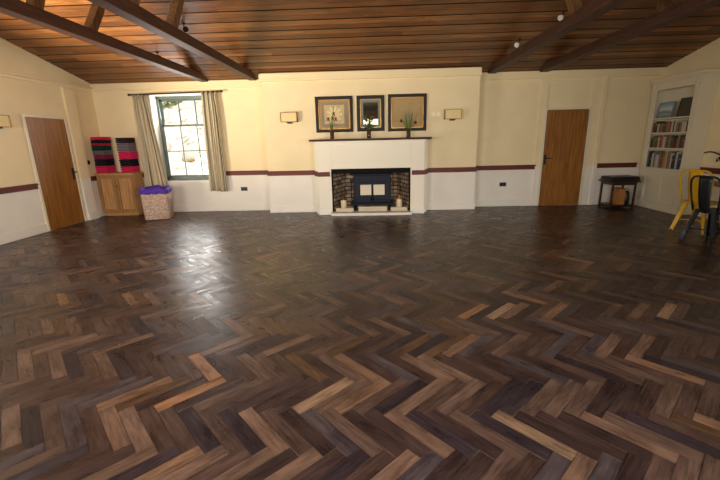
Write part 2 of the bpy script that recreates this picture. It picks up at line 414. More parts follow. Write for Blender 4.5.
# ------------------------------------------------------------------ walls
WX0, WX1, WZ0, WZ1 = -4.79, -3.46, .70, 2.56          # far window opening
T = .36
struct('wall_far', boxes([(XL - .2, WX0, D, D + T, 0, ZE), (WX1, -.9, D, D + T, 0, ZE), (-.9, .9, D + .12, D + T, 0, ZE), (-.9, .9, D, D + .12, .96, ZE),
                          (.9, XR + .2, D, D + T, 0, ZE), (WX0, WX1, D, D + T, 0, WZ0), (WX0, WX1, D, D + T, WZ1, ZE)]), 'wall')
def gable(name, x0, x1, openings):
    bm = new_bm(); ys = sorted({YB - .2, D + .2} | {y for o_ in openings for y in o_[:2]})
    for a, b in zip(ys, ys[1:]):
        hit = [o_ for o_ in openings if o_[0] <= a and b <= o_[1]]
        zt = 2.75
        if hit:
            box(bm, x0, x1, a, b, 0, hit[0][2]); box(bm, x0, x1, a, b, hit[0][3], zt)
        else: box(bm, x0, x1, a, b, 0, zt)
    # the raking top
    prof = [(YB - .2, 2.75), (D + .2, 2.75), (D + .2, ZE + SL * -.2 + .01), (YR, ZR + .01), (YB - .2, ZR - SL * (YR - YB + .2) + .01)]
    A = [bm.verts.new((x0, y, z)) for y, z in prof]; B = [bm.verts.new((x1, y, z)) for y, z in prof]
    bm.faces.new(A); bm.faces.new(list(reversed(B)))
    for i in range(5): bm.faces.new((A[i], A[(i + 1) % 5], B[(i + 1) % 5], B[i]))
    return struct(name, bm, 'wall')
gable('wall_left', XL - .3, XL, LEFT_WIN)
gable('wall_right', XR, XR + .3, [])
bm = new_bm(); xs = sorted({XL - .2, XR + .2} | {x for o_ in REAR_WIN for x in o_[:2]})
ztop = ZR - SL * (YR - YB) + .03
for a, b in zip(xs, xs[1:]):
    hit = [o_ for o_ in REAR_WIN if o_[0] <= a and b <= o_[1]]
    if hit: box(bm, a, b, YB - .3, YB, 0, hit[0][2]); box(bm, a, b, YB - .3, YB, hit[0][3], ztop)
    else: box(bm, a, b, YB - .3, YB, 0, ztop)
struct('wall_rear', bm, 'wall')

# chimney breast with the firebox hole
B, MY = 8.296, 7.918                                  # breast face, mantel face
OX0, OX1, OZ = -.833, .78, .935
BX0, BX1 = -2.24, 2.20
struct('wall_chimney', boxes([(BX0, OX0 - .03, B, D - .002, 0, 2.865), (OX1 + .03, BX1, B, D - .002, 0, 2.865), (OX0 - .03, OX1 + .03, B, D - .002, OZ + .03, 2.865)]), 'wall')

# skirting boards, dado rails, cornices, pilaster strips
def skirting(bm, x0, x1, y0, y1):
    box(bm, x0, x1, y0, y1, 0, .13)
def along_x(name, x0, x1, yf, mats='white', dep=.02, h=.15):
    bm = new_bm(); box(bm, x0, x1, yf - dep, yf, 0, h - .02); box(bm, x0, x1, yf - dep * .6, yf, h - .02, h)
    return struct(name, bm, mats, bevel=.003)
bm = new_bm()
for (x0, x1, yf) in ((XL, BX0, D), (BX1, 3.58, D), (4.87, 5.75, D), (BX0 - .0, -1.2, B), (1.155, BX1, B)):
    box(bm, x0, x1, yf - .022, yf, 0, .13); box(bm, x0, x1, yf - .013, yf, .13, .15)
for (x, s) in ((BX0, -1), (BX1, 1)):
    box(bm, min(x, x + s * .022), max(x, x + s * .022), B - .022, D, 0, .15)
struct('baseboard_far', bm, 'white', bevel=.003)
bm = new_bm()
for (y0, y1) in ((4.6, 6.72), (8.02, D), (YB, 2.2)):
    box(bm, XL, XL + .022, y0, y1, 0, .15); box(bm, XL, XL + .013, y0, y1, .15, .17)
struct('baseboard_left', bm, 'white', bevel=.003)
struct('baseboard_right', boxes([(XR - .022, XR, YB, 7.29, 0, .16)]), 'white', bevel=.003)
struct('baseboard_rear', boxes([(XL, XR, YB, YB + .022, 0, .16)]), 'white', bevel=.003)

def rail_x(bm, x0, x1, yf, z=.855):
    box(bm, x0, x1, yf - .022, yf, z - .05, z + .05); box(bm, x0, x1, yf - .036, yf, z + .02, z + .045)
bm = new_bm()
rail_x(bm, XL, -5.03, D); rail_x(bm, -3.33, BX0, D); rail_x(bm, BX1, 3.58, D); rail_x(bm, 4.87, 5.74, D)
rail_x(bm, BX0 - .022, -1.19, B); rail_x(bm, 1.145, BX1 + .022, B)
for (x, s) in ((BX0, -1), (BX1, 1)): box(bm, min(x, x + s * .022), max(x, x + s * .022), B - .02, D, .805, .905)
struct('trim_1', bm, 'dado', bevel=.004)
bm = new_bm()
for (y0, y1) in ((4.65, 6.72), (8.02, D), (YB, 2.15)):
    box(bm, XL, XL + .022, y0, y1, .79, .89); box(bm, XL, XL + .036, y0, y1, .86, .885)
struct('trim_2', bm, 'dado', bevel=.004)
struct('trim_3', boxes([(XR - .022, XR, YB, 7.29, .79, .89), (XR - .036, XR, YB, 7.29, .86, .885)]), 'dado', bevel=.004)
# cornice at the eave, round the breast
bm = new_bm()
for (x0, x1, yf, dz) in ((XL, BX0, D, 0), (BX1, XR, D, 0), (BX0 - .015, BX1 + .015, B, .05)):
    box(bm, x0, x1, yf - .03, yf, 2.70 + dz, 2.80 + dz); box(bm, x0, x1, yf - .05, yf, 2.655 + dz, 2.70 + dz)
for (x, s) in ((BX0, -1), (BX1, 1)):
    box(bm, min(x, x + s * .04), max(x, x + s * .015), B, D, 2.71, 2.85)
struct('trim_4', bm, 'wall_up', bevel=.006)
# level moulding across the gable walls
struct('trim_5', boxes([(XL, XL + .06, YB, D, 2.69, 2.73), (XL, XL + .025, YB, D, 2.64, 2.69)]), 'wall_up', bevel=.004)
struct('trim_6', boxes([(XR - .03, XR, YB, 7.29, 2.68, 2.73)]), 'wall_up', bevel=.004)
# pilaster strips and over-door panel round the far door
bm = new_bm()
box(bm, 3.56, 3.70, D - .03, D, 0, 2.66); box(bm, 4.60, 4.87, D - .03, D, 0, 2.66); box(bm, 3.70, 4.60, D - .03, D, 2.58, 2.66)
box(bm, 4.80, 4.88, D - .05, D, 0, 2.66)
struct('trim_7', bm, 'wall', bevel=.004)
# pilaster beside the left door
bm = new_bm()
box(bm, XL, XL + .05, 7.74, 8.01, 0, 2.63); box(bm, XL, XL + .075, 7.73, 8.02, 0, .17)
struct('trim_8', bm, 'wall', bevel=.004)

# ------------------------------------------------------------------ doors
def lever_handle(parent, face, name='handle'):
    bm = new_bm(); face(bm); return obj(name, bm, 'black', parent, .004)
d = new_bm(); box(d, 3.712, 4.588, D - .022, D - .002, .006, 2.035)
d1 = struct('door_1', d, 'door', bevel=.003)
f = boxes([(3.665, 3.712, D - .04, D - .001, 0, 2.085), (4.588, 4.636, D - .04, D - .001, 0, 2.085), (3.712, 4.588, D - .04, D - .001, 2.035, 2.085)])
obj('door_frame', f, 'shelf_paint', d1, .004)
bm = new_bm(); box(bm, 3.742, 3.782, D - .032, D - .022, .90, 1.12); tube(bm, [(3.762, D - .03, 1.04), (3.762, D - .10, 1.04), (3.87, D - .10, 1.04)], .010, 8)
obj('door_handle', bm, 'black', d1)
d = new_bm(); box(d, XL + .002, XL + .016, 6.76, 7.65, .006, 2.03)
d2 = struct('door_2', d, 'door', bevel=.003)
f = boxes([(XL + .001, XL + .03, 6.71, 6.76, 0, 2.08), (XL + .001, XL + .03, 7.65, 7.70, 0, 2.08), (XL + .001, XL + .03, 6.76, 7.65, 2.03, 2.08)])
obj('door_frame', f, 'shelf_paint', d2, .004)
bm = new_bm(); box(bm, XL + .016, XL + .026, 7.575, 7.615, .87, 1.10); tube(bm, [(XL + .02, 7.595, 1.02), (XL + .10, 7.595, 1.02), (XL + .10, 7.49, 1.02)], .010, 8)
obj('door_handle', bm, 'black', d2)

# ------------------------------------------------------------------ far sash window
YW = D + .24
win = new_bm()
for b_ in ((WX0, WX0 + .06, YW, YW + .1, WZ0, WZ1), (WX1 - .06, WX1, YW, YW + .1, WZ0, WZ1), (WX0, WX1, YW, YW + .1, WZ1 - .07, WZ1), (WX0, WX1, YW, YW + .1, WZ0, WZ0 + .075)): box(win, *b_)
w1 = struct('window_1', win, 'teal', bevel=.004)
def sash(name, z0, z1, y, rows):
    bm = new_bm(); x0, x1 = WX0 + .06, WX1 - .06
    box(bm, x0, x0 + .045, y, y + .04, z0, z1); box(bm, x1 - .045, x1, y, y + .04, z0, z1)
    box(bm, x0, x1, y, y + .04, z0, z0 + .045); box(bm, x0, x1, y, y + .04, z1 - .04, z1)
    for k in (1, 2):
        x = x0 + .045 + (x1 - x0 - .09) * k / 3; box(bm, x - .011, x + .011, y + .005, y + .035, z0, z1)
    for k in range(1, rows):
        z = z0 + .045 + (z1 - z0 - .085) * k / rows; box(bm, x0, x1, y + .005, y + .035, z - .011, z + .011)
    return obj(name, bm, 'teal', w1, .002)
sash('window_sash', 1.90, WZ1 - .07, YW + .045, 1); sash('window_sash', WZ0 + .075, 1.945, YW + .003, 2)
obj('window_pane', boxes([(WX0 + .1, WX1 - .1, YW + .062, YW + .066, 1.94, 2.45), (WX0 + .1, WX1 - .1, YW + .02, YW + .024, .815, 1.91)]), 'glass', w1)
obj('window_sill', boxes([(WX0 + .002, WX1 - .002, D - .03, YW, WZ0 - .03, WZ0 + .005)]), 'white', w1, .005)
obj('window_reveal', boxes([(WX0, WX0 + .012, D + .002, YW, WZ0, WZ1), (WX1 - .012, WX1, D + .002, YW, WZ0, WZ1), (WX0, WX1, D + .002, YW, WZ1 - .012, WZ1)]), 'white', w1)
# windows behind the camera and the glazed doors on the left wall
n_ = 2
for (x0, x1, z0, z1) in REAR_WIN:
    bm = new_bm()
    for b_ in ((x0, x0 + .06), (x1 - .06, x1), ((x0 + x1) / 2 - .04, (x0 + x1) / 2 + .04)): box(bm, b_[0], b_[1], YB - .10, YB - .04, z0, z1)
    for z in (z0, z1 - .06, z0 + (z1 - z0) * .62): box(bm, x0, x1, YB - .10, YB - .04, z, z + .06)
    struct('window_%d' % n_, bm, 'teal'); n_ += 1
for (y0, y1, z0, z1) in LEFT_WIN:
    bm = new_bm()
    for k in range(4):
        y = y0 + (y1 - y0 - .07) * k / 3; box(bm, XL - .10, XL - .04, y, y + .07, z0, z1)
    for z in (z0, z0 + .7, z1 - .07): box(bm, XL - .10, XL - .04, y0, y1, z, z + .07)
    struct('window_%d' % n_, bm, 'teal'); n_ += 1

# ------------------------------------------------------------------ roof trusses
def zroof(y): return ZE + SL * (D - y)
def truss(x0, x1, label):
    t = thing('roof_truss', label, 'beam', ((x0 + x1) / 2, D, 2.78), 0, 'roof trusses of dark timber')
    w_ = x1 - x0
    bm = new_bm(); box(bm, -w_ / 2, w_ / 2, YB + .02 - D, -.01, 0, .135)
    obj('tie_beam', bm, 'beam', t, .006)
    for ya, yb in ((5.22, 5.62), (4.40, 4.72), (2.6, 2.2)):
        bm = new_bm(); za = .13; zb = (zroof(yb) if yb > YR else ZR - SL * (YR - yb)) - 2.78 - .03
        beam_between(bm, (0, ya - D, za), (0, yb - D, zb), w_ * .7, .11)
        obj('strut', bm, 'strut', t, .004)
    return t
truss(-3.60, -3.45, 'dark timber roof truss nearest the side wall, above the folded blankets')
truss(-2.56, -2.41, 'dark timber roof truss meeting the far wall between window and chimney breast')
truss(2.42, 2.58, 'dark timber roof truss ending just beside the chimney breast, above the plain wall')
truss(3.48, 3.64, 'dark timber roof truss ending above the wooden door near the bookcase')

# spot lamps on the roof timbers
def spot(name_label, loc, aim, mat):
    t = thing('spot_lamp', name_label, 'lamp', loc)
    bm = new_bm(); lathe(bm, [(.025, 0), (.025, -.012), (.009, -.014), (.009, -.05)], n=12); obj('mount', bm, 'black', t)
    bm = new_bm(); lathe(bm, [(.012, -.0), (.02, .03), (.040, .085), (.042, .09), (.036, .085)], n=16)
    h = obj('lamp_head', bm, mat, t, loc=(0, 0, -.06)); h.rotation_euler = Vector(aim).to_track_quat('Z', 'Y').to_euler()
spot('small white spot lamp beside a beam, the lower one nearer the far wall', (2.56, 7.28, zroof(7.28)), (-.6, -.5, -.4), 'spot_white')
spot('small white spot lamp higher on the ceiling, second from the far wall', (2.90, 6.48, zroof(6.48)), (-.6, -.5, -.4), 'spot_white')
spot('small dark spot lamp high on the ceiling beside a timber strut', (-2.87, 6.45, zroof(6.45)), (.5, -.6, -.4), 'iron')
spot('small dark spot lamp on the ceiling between the two timber beams above the window side', (-3.80, 7.33, zroof(7.33)), (.5, -.6, -.4), 'iron')

# ------------------------------------------------------------------ fireplace
fp = thing('fireplace', 'white fireplace with a dark mantel shelf and a sooty brick opening', 'fireplace', (0, MY, 0))
fy = MY
def F(bx): return tuple(bx[:2]) + (bx[2] - fy, bx[3] - fy) + tuple(bx[4:])
MX0, MX1 = -1.114, 1.068
bm = new_bm()
for b_ in ((MX0, OX0, MY, B - .002, 0, 1.50), (OX1, MX1, MY, B - .002, 0, 1.50), (OX0, OX1, MY, B - .002, OZ, 1.50)): box(bm, *F(b_))
obj('surround', bm, 'mantel_white', fp, .004)
for b_ in ((MX0 - .075, MX0, MY + .14, B - .002, 0, 1.50), (MX1, MX1 + .075, MY + .14, B - .002, 0, 1.50)):
    ss = obj('side_step', boxes([F(b_)]), 'mantel_white', fp, .004)
    obj('dado_return', boxes([F((b_[0] - .01 * (b_[0] < 0), b_[1] + .01 * (b_[0] > 0), MY + .118, MY + .14, .80, .90))]), 'dado', ss, .003)
for x0, x1 in ((MX0 - .012, OX0 - .03), (OX1 + .03, MX1 + .012)):
    obj('plinth', boxes([F((x0, x1, MY - .018, MY, 0, .13))]), 'white', fp, .004)
    bm = new_bm(); box(bm, *F((x0, x1 if x0 > 0 else x1, MY - .022, MY, .80, .89))); box(bm, *F((x0, x1, MY - .034, MY, .86, .885)))
    obj('dado_block', bm, 'dado', fp, .004)
bm = new_bm(); box(bm, *F((-1.245, 1.185, MY - .11, B - .002, 1.50, 1.54)))
obj('mantel_shelf', bm, 'shelf', fp, .006)
obj('shelf_moulding', boxes([F((MX0 - .02, MX1 + .02, MY - .035, MY, 1.46, 1.50))]), 'mantel_white', fp, .006)
# firebox: splayed brick cheeks, back, hood
def lining():
    bm = new_bm(); ya, yb = MY + .02 - fy, 8.62 - fy; xi0, xi1 = -.60, .56
    quad(bm, [(OX0 + .001, ya, 0), (xi0, yb, 0), (xi0, yb, OZ), (OX0 + .001, ya, OZ)], 0, [(0, 0), (.72, 0), (.72, OZ), (0, OZ)])
    quad(bm, [(xi0, yb, 0), (xi1, yb, 0), (xi1, yb, OZ), (xi0, yb, OZ)], 0, [(.72, 0), (1.88, 0), (1.88, OZ), (.72, OZ)])
    quad(bm, [(xi1, yb, 0), (OX1 - .001, ya, 0), (OX1 - .001, ya, OZ), (xi1, yb, OZ)], 0, [(1.88, 0), (2.6, 0), (2.6, OZ), (1.88, OZ)])
    quad(bm, [(OX0 + .001, ya, OZ - .001), (xi0, yb, OZ - .001), (xi1, yb, OZ - .001), (OX1 - .001, ya, OZ - .001)], 1)
    o = obj('brick_lining', bm, ['brick', 'soot'], fp)
    s = o.modifiers.new('solid', 'SOLIDIFY'); s.thickness = .012; s.offset = 0
lining()
bm = new_bm()
for b_ in ((OX0 - .004, OX1 + .004, MY - .012, MY + .03, OZ - .085, OZ + .012), (OX0 - .004, OX0 + .025, MY - .012, MY + .03, .06, OZ - .085), (OX1 - .025, OX1 + .004, MY - .012, MY + .03, .06, OZ - .085)): box(bm, *F(b_))
obj('iron_edging', bm, 'soot', fp, .003)
bm = new_bm(); box(bm, *F((OX0 + .02, OX1 - .02, MY + .03, 8.60, .001, .045)))
obj('hearth_floor', bm, 'stone', fp)
bm = new_bm(); box(bm, *F((-.85, .80, 7.74, MY + .03, .0, .058)))
obj('hearth_slab', bm, 'hearth', fp, .006)
# loose pale bricks on the hearth
for k, (x0, x1, y0, y1, z1, lab) in enumerate(((-.775, -.40, 7.945, 8.04, .132, 'pale firebrick under the stoneware jar with the dark brown top'), (-.30, .31, 7.97, 8.09, .150, 'long pale firebrick under the iron stove'), (.38, .73, 7.945, 8.04, .132, 'pale firebrick under the stoneware jar with the amber top'))):
    cx, cy = (x0 + x1) / 2, (y0 + y1) / 2; bm = new_bm(); box(bm, x0 - cx, x1 - cx, y0 - cy, y1 - cy, 0, z1 - .046)
    tag(obj('firebrick', bm, 'stone', None, .008, (cx, cy, .046)), lab, 'brick', 'firebricks on the hearth')
# stove
sv = thing('wood_stove', 'blue-black cast iron wood stove with two pale panes in the fireplace', 'stove', (0, 8.26, .046))
bm = new_bm(); box(bm, -.40, .40, -.10, .26, .16, .74); obj('body', bm, 'stove', sv, .012)
bm = new_bm(); box(bm, -.45, .45, -.13, .28, .74, .775); obj('top_plate', bm, 'stove', sv, .008)
bm = new_bm(); box(bm, -.46, .46, -.22, .27, .125, .165); obj('base_ledge', bm, 'stove', sv, .008)
for sx in (-1, 1):
    for y in (-.08, .22):
        bm = new_bm(); lathe(bm, [(.030, 0), (.022, .02), (.028, .126)], (sx * .38, y, 0), 12); obj('leg', bm, 'stove', sv)
    xa, xb = (-.275, -.006) if sx < 0 else (.006, .275)
    dr = obj('door', boxes([(xa, xb, -.122, -.10, .22, .60)]), 'stove', sv, .006)
    obj('glass_pane', boxes([(xa + .02, xb - .015, -.128, -.121, .325, .545)]), 'pane', dr, .003)
    bm = new_bm(); tube(bm, [(sx * .02, -.13, .27), (sx * .02, -.155, .27), (sx * .02, -.155, .20)], .008, 8); obj('latch', bm, 'iron', dr)
    for q in range(6): obj('vent_slot', boxes([(sx * .31 - .02, sx * .31 + .02, -.106, -.10, .24 + q * .055, .265 + q * .055)]), 'iron', sv)
bm = new_bm(); tube(bm, [(-.44, -.20, .62), (-.44, -.20, .25), (-.42, -.20, .20), (-.38, -.20, .18), (.38, -.20, .18), (.42, -.20, .20), (.44, -.20, .25), (.44, -.20, .62)], .008, 8)
for sx in (-1, 1): tube(bm, [(sx * .44, -.20, .62), (sx * .44, -.10, .64), (sx * .40, -.09, .64)], .008, 8)
obj('guard_rail', bm, 'iron', sv)
bm = new_bm(); lathe(bm, [(.075, .775), (.075, .84), (.07, .86)], (0, .12, 0), 20); obj('flue_collar', bm, 'stove', sv)
for x, top, lab in ((-.607, 'crock_brown', 'small cream stoneware jar with a dark brown top'), (.563, 'crock_amber', 'small cream stoneware jar with an amber yellow top')):
    t = thing('stoneware_jar', lab + ', standing on a hearth brick', 'jar', (x, 7.995, .1325), 0, 'stoneware jars on the hearth')
    bm = new_bm(); lathe(bm, [(.055, 0), (.062, .01), (.063, .15), (.058, .165)], n=24); obj('body', bm, 'crock', t)
    bm = new_bm(); lathe(bm, [(.058, .165), (.052, .185), (.03, .205), (.022, .215), (.022, .235), (.028, .24), (.028, .25), (.02, .252)], n=24); obj('neck', bm, top, t)

# ------------------------------------------------------------------ pictures over the mantel
def picture(x0, x1, z0, z1, label, kind):
    cx = (x0 + x1) / 2; w_, h_ = (x1 - x0) / 2, z1 - z0
    t = thing('framed_picture', label, 'picture', (cx, B - .002, z0), 0, 'framed pictures above the mantel shelf')
    fw = .062 if kind != 'mirror' else .07
    bm = new_bm()
    for b_ in ((-w_, -w_ + fw, -.035, 0, 0, h_), (w_ - fw, w_, -.035, 0, 0, h_), (-w_ + fw, w_ - fw, -.035, 0, 0, fw), (-w_ + fw, w_ - fw, -.035, 0, h_ - fw, h_)): box(bm, *b_)
    obj('frame', bm, 'frame', t, .006)
    g = .014; bm = new_bm(); a, z_ = w_ - fw, fw
    for b_ in ((-a, -a + g, -.026, -.004, z_, h_ - z_), (a - g, a, -.026, -.004, z_, h_ - z_), (-a, a, -.026, -.004, z_, z_ + g), (-a, a, -.026, -.004, h_ - z_ - g, h_ - z_)): box(bm, *b_)
    obj('gilt_slip', bm, 'gilt', t)
    obj('mount', boxes([(-w_ + .02, w_ - .02, -.012, -.002, .02, h_ - .02)]), 'mat' if kind != 'mirror' else 'print_grey', t)
    ins = .115 if kind != 'mirror' else .125
    obj('print', boxes([(-w_ + ins, w_ - ins, -.0145, -.0115, ins, h_ - ins)]), 'print_grey' if kind == 'left' else ('print2' if kind == 'right' else 'mat'), t)
    cz = h_ / 2
    if kind == 'left':
        obj('print_field', boxes([(-w_ + .18, w_ - .18, -.0155, -.0144, .17, h_ - .17)]), 'print', t)
        bm = new_bm()
        for k in range(9):
            a_ = k * 2 * PI / 9
            pts = [(math.cos(a_ + da) * r, -.016 - .0003 * k, cz + math.sin(a_ + da) * r) for da, r in ((0, .0), (-.3, .09), (-.18, .15), (0, .17), (.18, .15), (.3, .09))]
            bm.faces.new([bm.verts.new(p) for p in pts])
        obj('printed_flower', bm, 'petal', t, recalc=False)
    elif kind == 'right':
        bm = new_bm()
        for k in range(14):
            a_ = random.uniform(.5, 2.6); r = random.uniform(.12, .24); wd = .012
            dx, dz = math.cos(a_) * r, math.sin(a_) * r
            pts = [(-wd, -.0155 - .0003 * k, cz - .12), (wd, -.0155 - .0003 * k, cz - .12), (dx * .6 + wd, -.0155 - .0003 * k, cz - .12 + dz * .6), (dx, -.0155 - .0003 * k, cz - .12 + dz), (dx * .6 - wd, -.0155 - .0003 * k, cz - .12 + dz * .6)]
            bm.faces.new([bm.verts.new(p) for p in pts])
        obj('printed_stems', bm, 'print_grey', t, recalc=False)
    else:
        obj('inner_mount', boxes([(-w_ + fw + .013, w_ - fw - .013, -.0165, -.0144, fw + .013, h_ - fw - .013)]), 'bluegrey_mount', t)
        mt, nt, b = new_mat('picture_glazing', .03); b.inputs['Base Color'].default_value = srgb(90, 84, 70); b.inputs['Specular IOR Level'].default_value = 1.0; b.inputs['Metallic'].default_value = .75
        obj('glazing', boxes([(-w_ + fw + .065, w_ - fw - .065, -.0195, -.0164, fw + .065, h_ - fw - .065)]), mt, t)
picture(-1.150, -.376, 1.680, 2.390, 'square dark framed botanical print with a cream flower, nearest the window', 'left')
picture(-.297, .273, 1.683, 2.388, 'narrow dark framed glazed picture reflecting daylight, between the two botanical prints', 'mirror')
picture(.346, 1.134, 1.670, 2.398, 'square dark framed botanical print of pale stems, nearest the wooden door', 'right')

# vases and flowers on the shelf
def vase(x, lab):
    t = thing('bud_vase', lab, 'vase', (x, 8.02, 1.54), 0, 'glass vases on the mantel shelf')
    bm = new_bm(); lathe(bm, [(.038, 0), (.042, .006), (.042, .18), (.038, .18), (.038, .012), (.001, .012)], n=20); obj('body', bm, 'amber', t)
    bm = new_bm(); lathe(bm, [(.043, .172), (.045, .176), (.045, .183), (.041, .186)], n=20); obj('rim', bm, 'crock_brown', t)
vase(-.80, 'brown glass vase with a tall red flower, in front of the flower print')
vase(-.052, 'brown glass vase with bushy leaves, middle of the mantel shelf')
vase(.746, 'brown glass vase with grassy stems, mantel shelf end nearest the wooden door')
def leaf(bm, a, d, L, wd, droop=.3, mi=0):
    a = Vector(a); d = Vector(d).normalized(); s = d.cross(Vector((0, 0, 1)));
    s = s.normalized() if s.length > .01 else Vector((1, 0, 0))
    prevl = None
    for k in range(5):
        u = k / 4; p = a + d * L * u + Vector((0, 0, -droop * L * u * u)); ww = wd * math.sin(PI * (.12 + .88 * u)) if u < 1 else .0008
        l, r = bm.verts.new(p - s * ww), bm.verts.new(p + s * ww)
        if prevl: f = bm.faces.new((prevl[0], prevl[1], r, l)); f.material_index = mi
        prevl = (l, r)
t = thing('flower_stem', 'tall dark red flowers on green stems in a brown vase', 'flowers', (-.80, 8.02, 1.553))
bm = new_bm()
tube(bm, [(0, 0, 0), (.005, -.01, .25), (.02, -.02, .42), (.06, -.02, .62)], .005, 6)
tube(bm, [(.01, 0, 0), (-.01, -.01, .22), (-.06, -.02, .36)], .004, 6); tube(bm, [(0, 0, 0), (.02, -.01, .22), (.08, -.02, .34)], .004, 6)
obj('stem', bm, 'leaf', t)
bm = new_bm()
for k in range(6): leaf(bm, (0, 0, .08), (random.uniform(-.2, .2), random.uniform(-.15, .15), 1), random.uniform(.2, .34), .016, .05)
obj('leaves', bm, 'leaf', t, recalc=False)
for p in ((-.065, -.02, .38), (.085, -.02, .37), (.05, -.02, .47), (.025, -.02, .39)):
    bm = new_bm()
    for k in range(6):
        a_ = k * PI / 3; leaf(bm, p, (math.cos(a_), -.4, math.sin(a_) + .2), .055, .020, .1)
    obj('blossom', bm, 'red', t, recalc=False)
t = thing('leafy_sprig', 'bushy bunch of dark green leaves with small red buds in the middle vase', 'flowers', (-.052, 8.02, 1.553))
bm = new_bm(); rnd = random.Random(3)
for k in range(4): tube(bm, [(0, 0, 0), (rnd.uniform(-.02, .02), 0, .18), (rnd.uniform(-.09, .12), rnd.uniform(-.05, .05), rnd.uniform(.28, .46))], .004, 6)
obj('stem', bm, 'leaf', t)
bm = new_bm()
for k in range(64):
    a_ = rnd.uniform(0, 2 * PI); leaf(bm, (rnd.uniform(-.07, .09), rnd.uniform(-.05, .05), rnd.uniform(.17, .40)), (math.cos(a_), math.sin(a_), rnd.uniform(-.1, .9)), rnd.uniform(.07, .13), .028, .4)
obj('leaves', bm, 'leaf', t, recalc=False)
for p in ((.10, -.02, .47), (.12, -.01, .40)):
    bm = new_bm(); lathe(bm, [(.004, -.02), (.016, 0), (.012, .02), (.003, .03)], p, 10); obj('bud', bm, 'red', t)
t = thing('grass_sprig', 'fan of thin grassy green stems with two dark seed heads in a vase', 'flowers', (.746, 8.02, 1.553))
bm = new_bm()
for k in range(30):
    a_ = rnd.uniform(-.42, .42); leaf(bm, (0, 0, .02), (math.sin(a_), rnd.uniform(-.25, .1), math.cos(a_)), rnd.uniform(.35, .62), .007, .12)
obj('blades', bm, 'leaf', t, recalc=False)
bm = new_bm(); tube(bm, [(0, 0, 0), (-.05, -.02, .22), (-.15, -.03, .31)], .003, 6); tube(bm, [(0, 0, 0), (.05, -.02, .2), (.13, -.03, .27)], .003, 6); obj('stem', bm, 'leaf', t)
for p in ((-.15, -.03, .31), (.135, -.03, .27)):
    bm = new_bm(); lathe(bm, [(.004, -.03), (.024, -.01), (.026, .012), (.006, .035)], p, 12); obj('seed_head', bm, 'darkwood', t)

# ------------------------------------------------------------------ wall lamps, switches, sockets
def sconce(label, loc, rz):
    t = thing('wall_lamp', label, 'lamp', loc, rz, 'box shaded wall lamps')
    w_, h_, dp = .17, .19, .10
    bm = new_bm(); prof = [(-w_, 0), (w_, 0), (w_, -dp), (-w_, -dp)]
    box(bm, -w_ + .012, w_ - .012, -dp + .003, -.004, .008, h_ - .008); obj('lamp_shade', bm, 'shade', t, .004)
    bm = new_bm()
    for x in (-w_, w_ - .014): box(bm, x, x + .014, -dp - .004, 0, 0, h_)
    for z in (0, h_ - .012): box(bm, -w_, w_, -dp - .004, 0, z, z + .012)
    obj('shade_frame', bm, 'brass', t)
    bm = new_bm(); box(bm, -.06, .06, -.05, 0, -.022, 0); box(bm, -.05, .05, -.012, 0, -.03, h_ * .5); obj('bracket', bm, 'iron', t, .003)
sconce('small cream box wall lamp on the chimney breast, on the curtained window side', (-1.70, B - .001, 1.905), 0)
sconce('small cream box wall lamp on the chimney breast, on the wooden door side', (1.665, B - .001, 1.885), 0)
sconce('cream box wall lamp on the side wall in front of the wooden door there', (XL + .001, 6.22, 1.84), PI / 2)
def plate(name, label, cat, loc, rz, w_, h_, mat, rock, n, group=None):
    t = thing(name, label, cat, loc, rz, group)
    obj('plate', boxes([(-w_ / 2, w_ / 2, -.010, 0, 0, h_)]), mat, t, .002)
    for k in range(n):
        cx = (k - (n - 1) / 2) * w_ / n
        obj('rocker' if 'switch' in name else 'outlet', boxes([(cx - w_ / n * .3, cx + w_ / n * .3, -.015, -.009, h_ * .25, h_ * .75)]), rock, t, .001)
plate('wall_socket', 'black double wall socket low on the wall beside the curtained window', 'socket', (-2.91, D - .001, .455), 0, .146, .086, 'black', 'iron', 2, 'black wall sockets')
plate('wall_socket', 'black double wall socket low on the wall beside the far wooden door', 'socket', (2.90, D - .001, .445), 0, .146, .086, 'black', 'iron', 2, 'black wall sockets')
plate('light_switch', 'black light switch on the side wall just behind the wooden cabinet', 'switch', (XL + .001, 8.09, 1.14), PI / 2, .085, .085, 'black', 'iron', 1)
plate('light_switch', 'black light switch with a brass rocker, on the wall between the blanket stacks', 'switch', (-5.60, D - .001, 1.09), 0, .085, .085, 'black', 'brass', 1)
for k, x in enumerate((1.28, 1.385)):
    plate('light_switch', ('pale switch plate on the chimney breast, the one nearer the framed print', 'pale switch plate on the chimney breast, the one nearer the wall lamp')[k], 'switch', (x, B - .001, 1.95), 0, .08, .085, 'switch_pale', 'switch_pale', 1, 'pale switch plates')

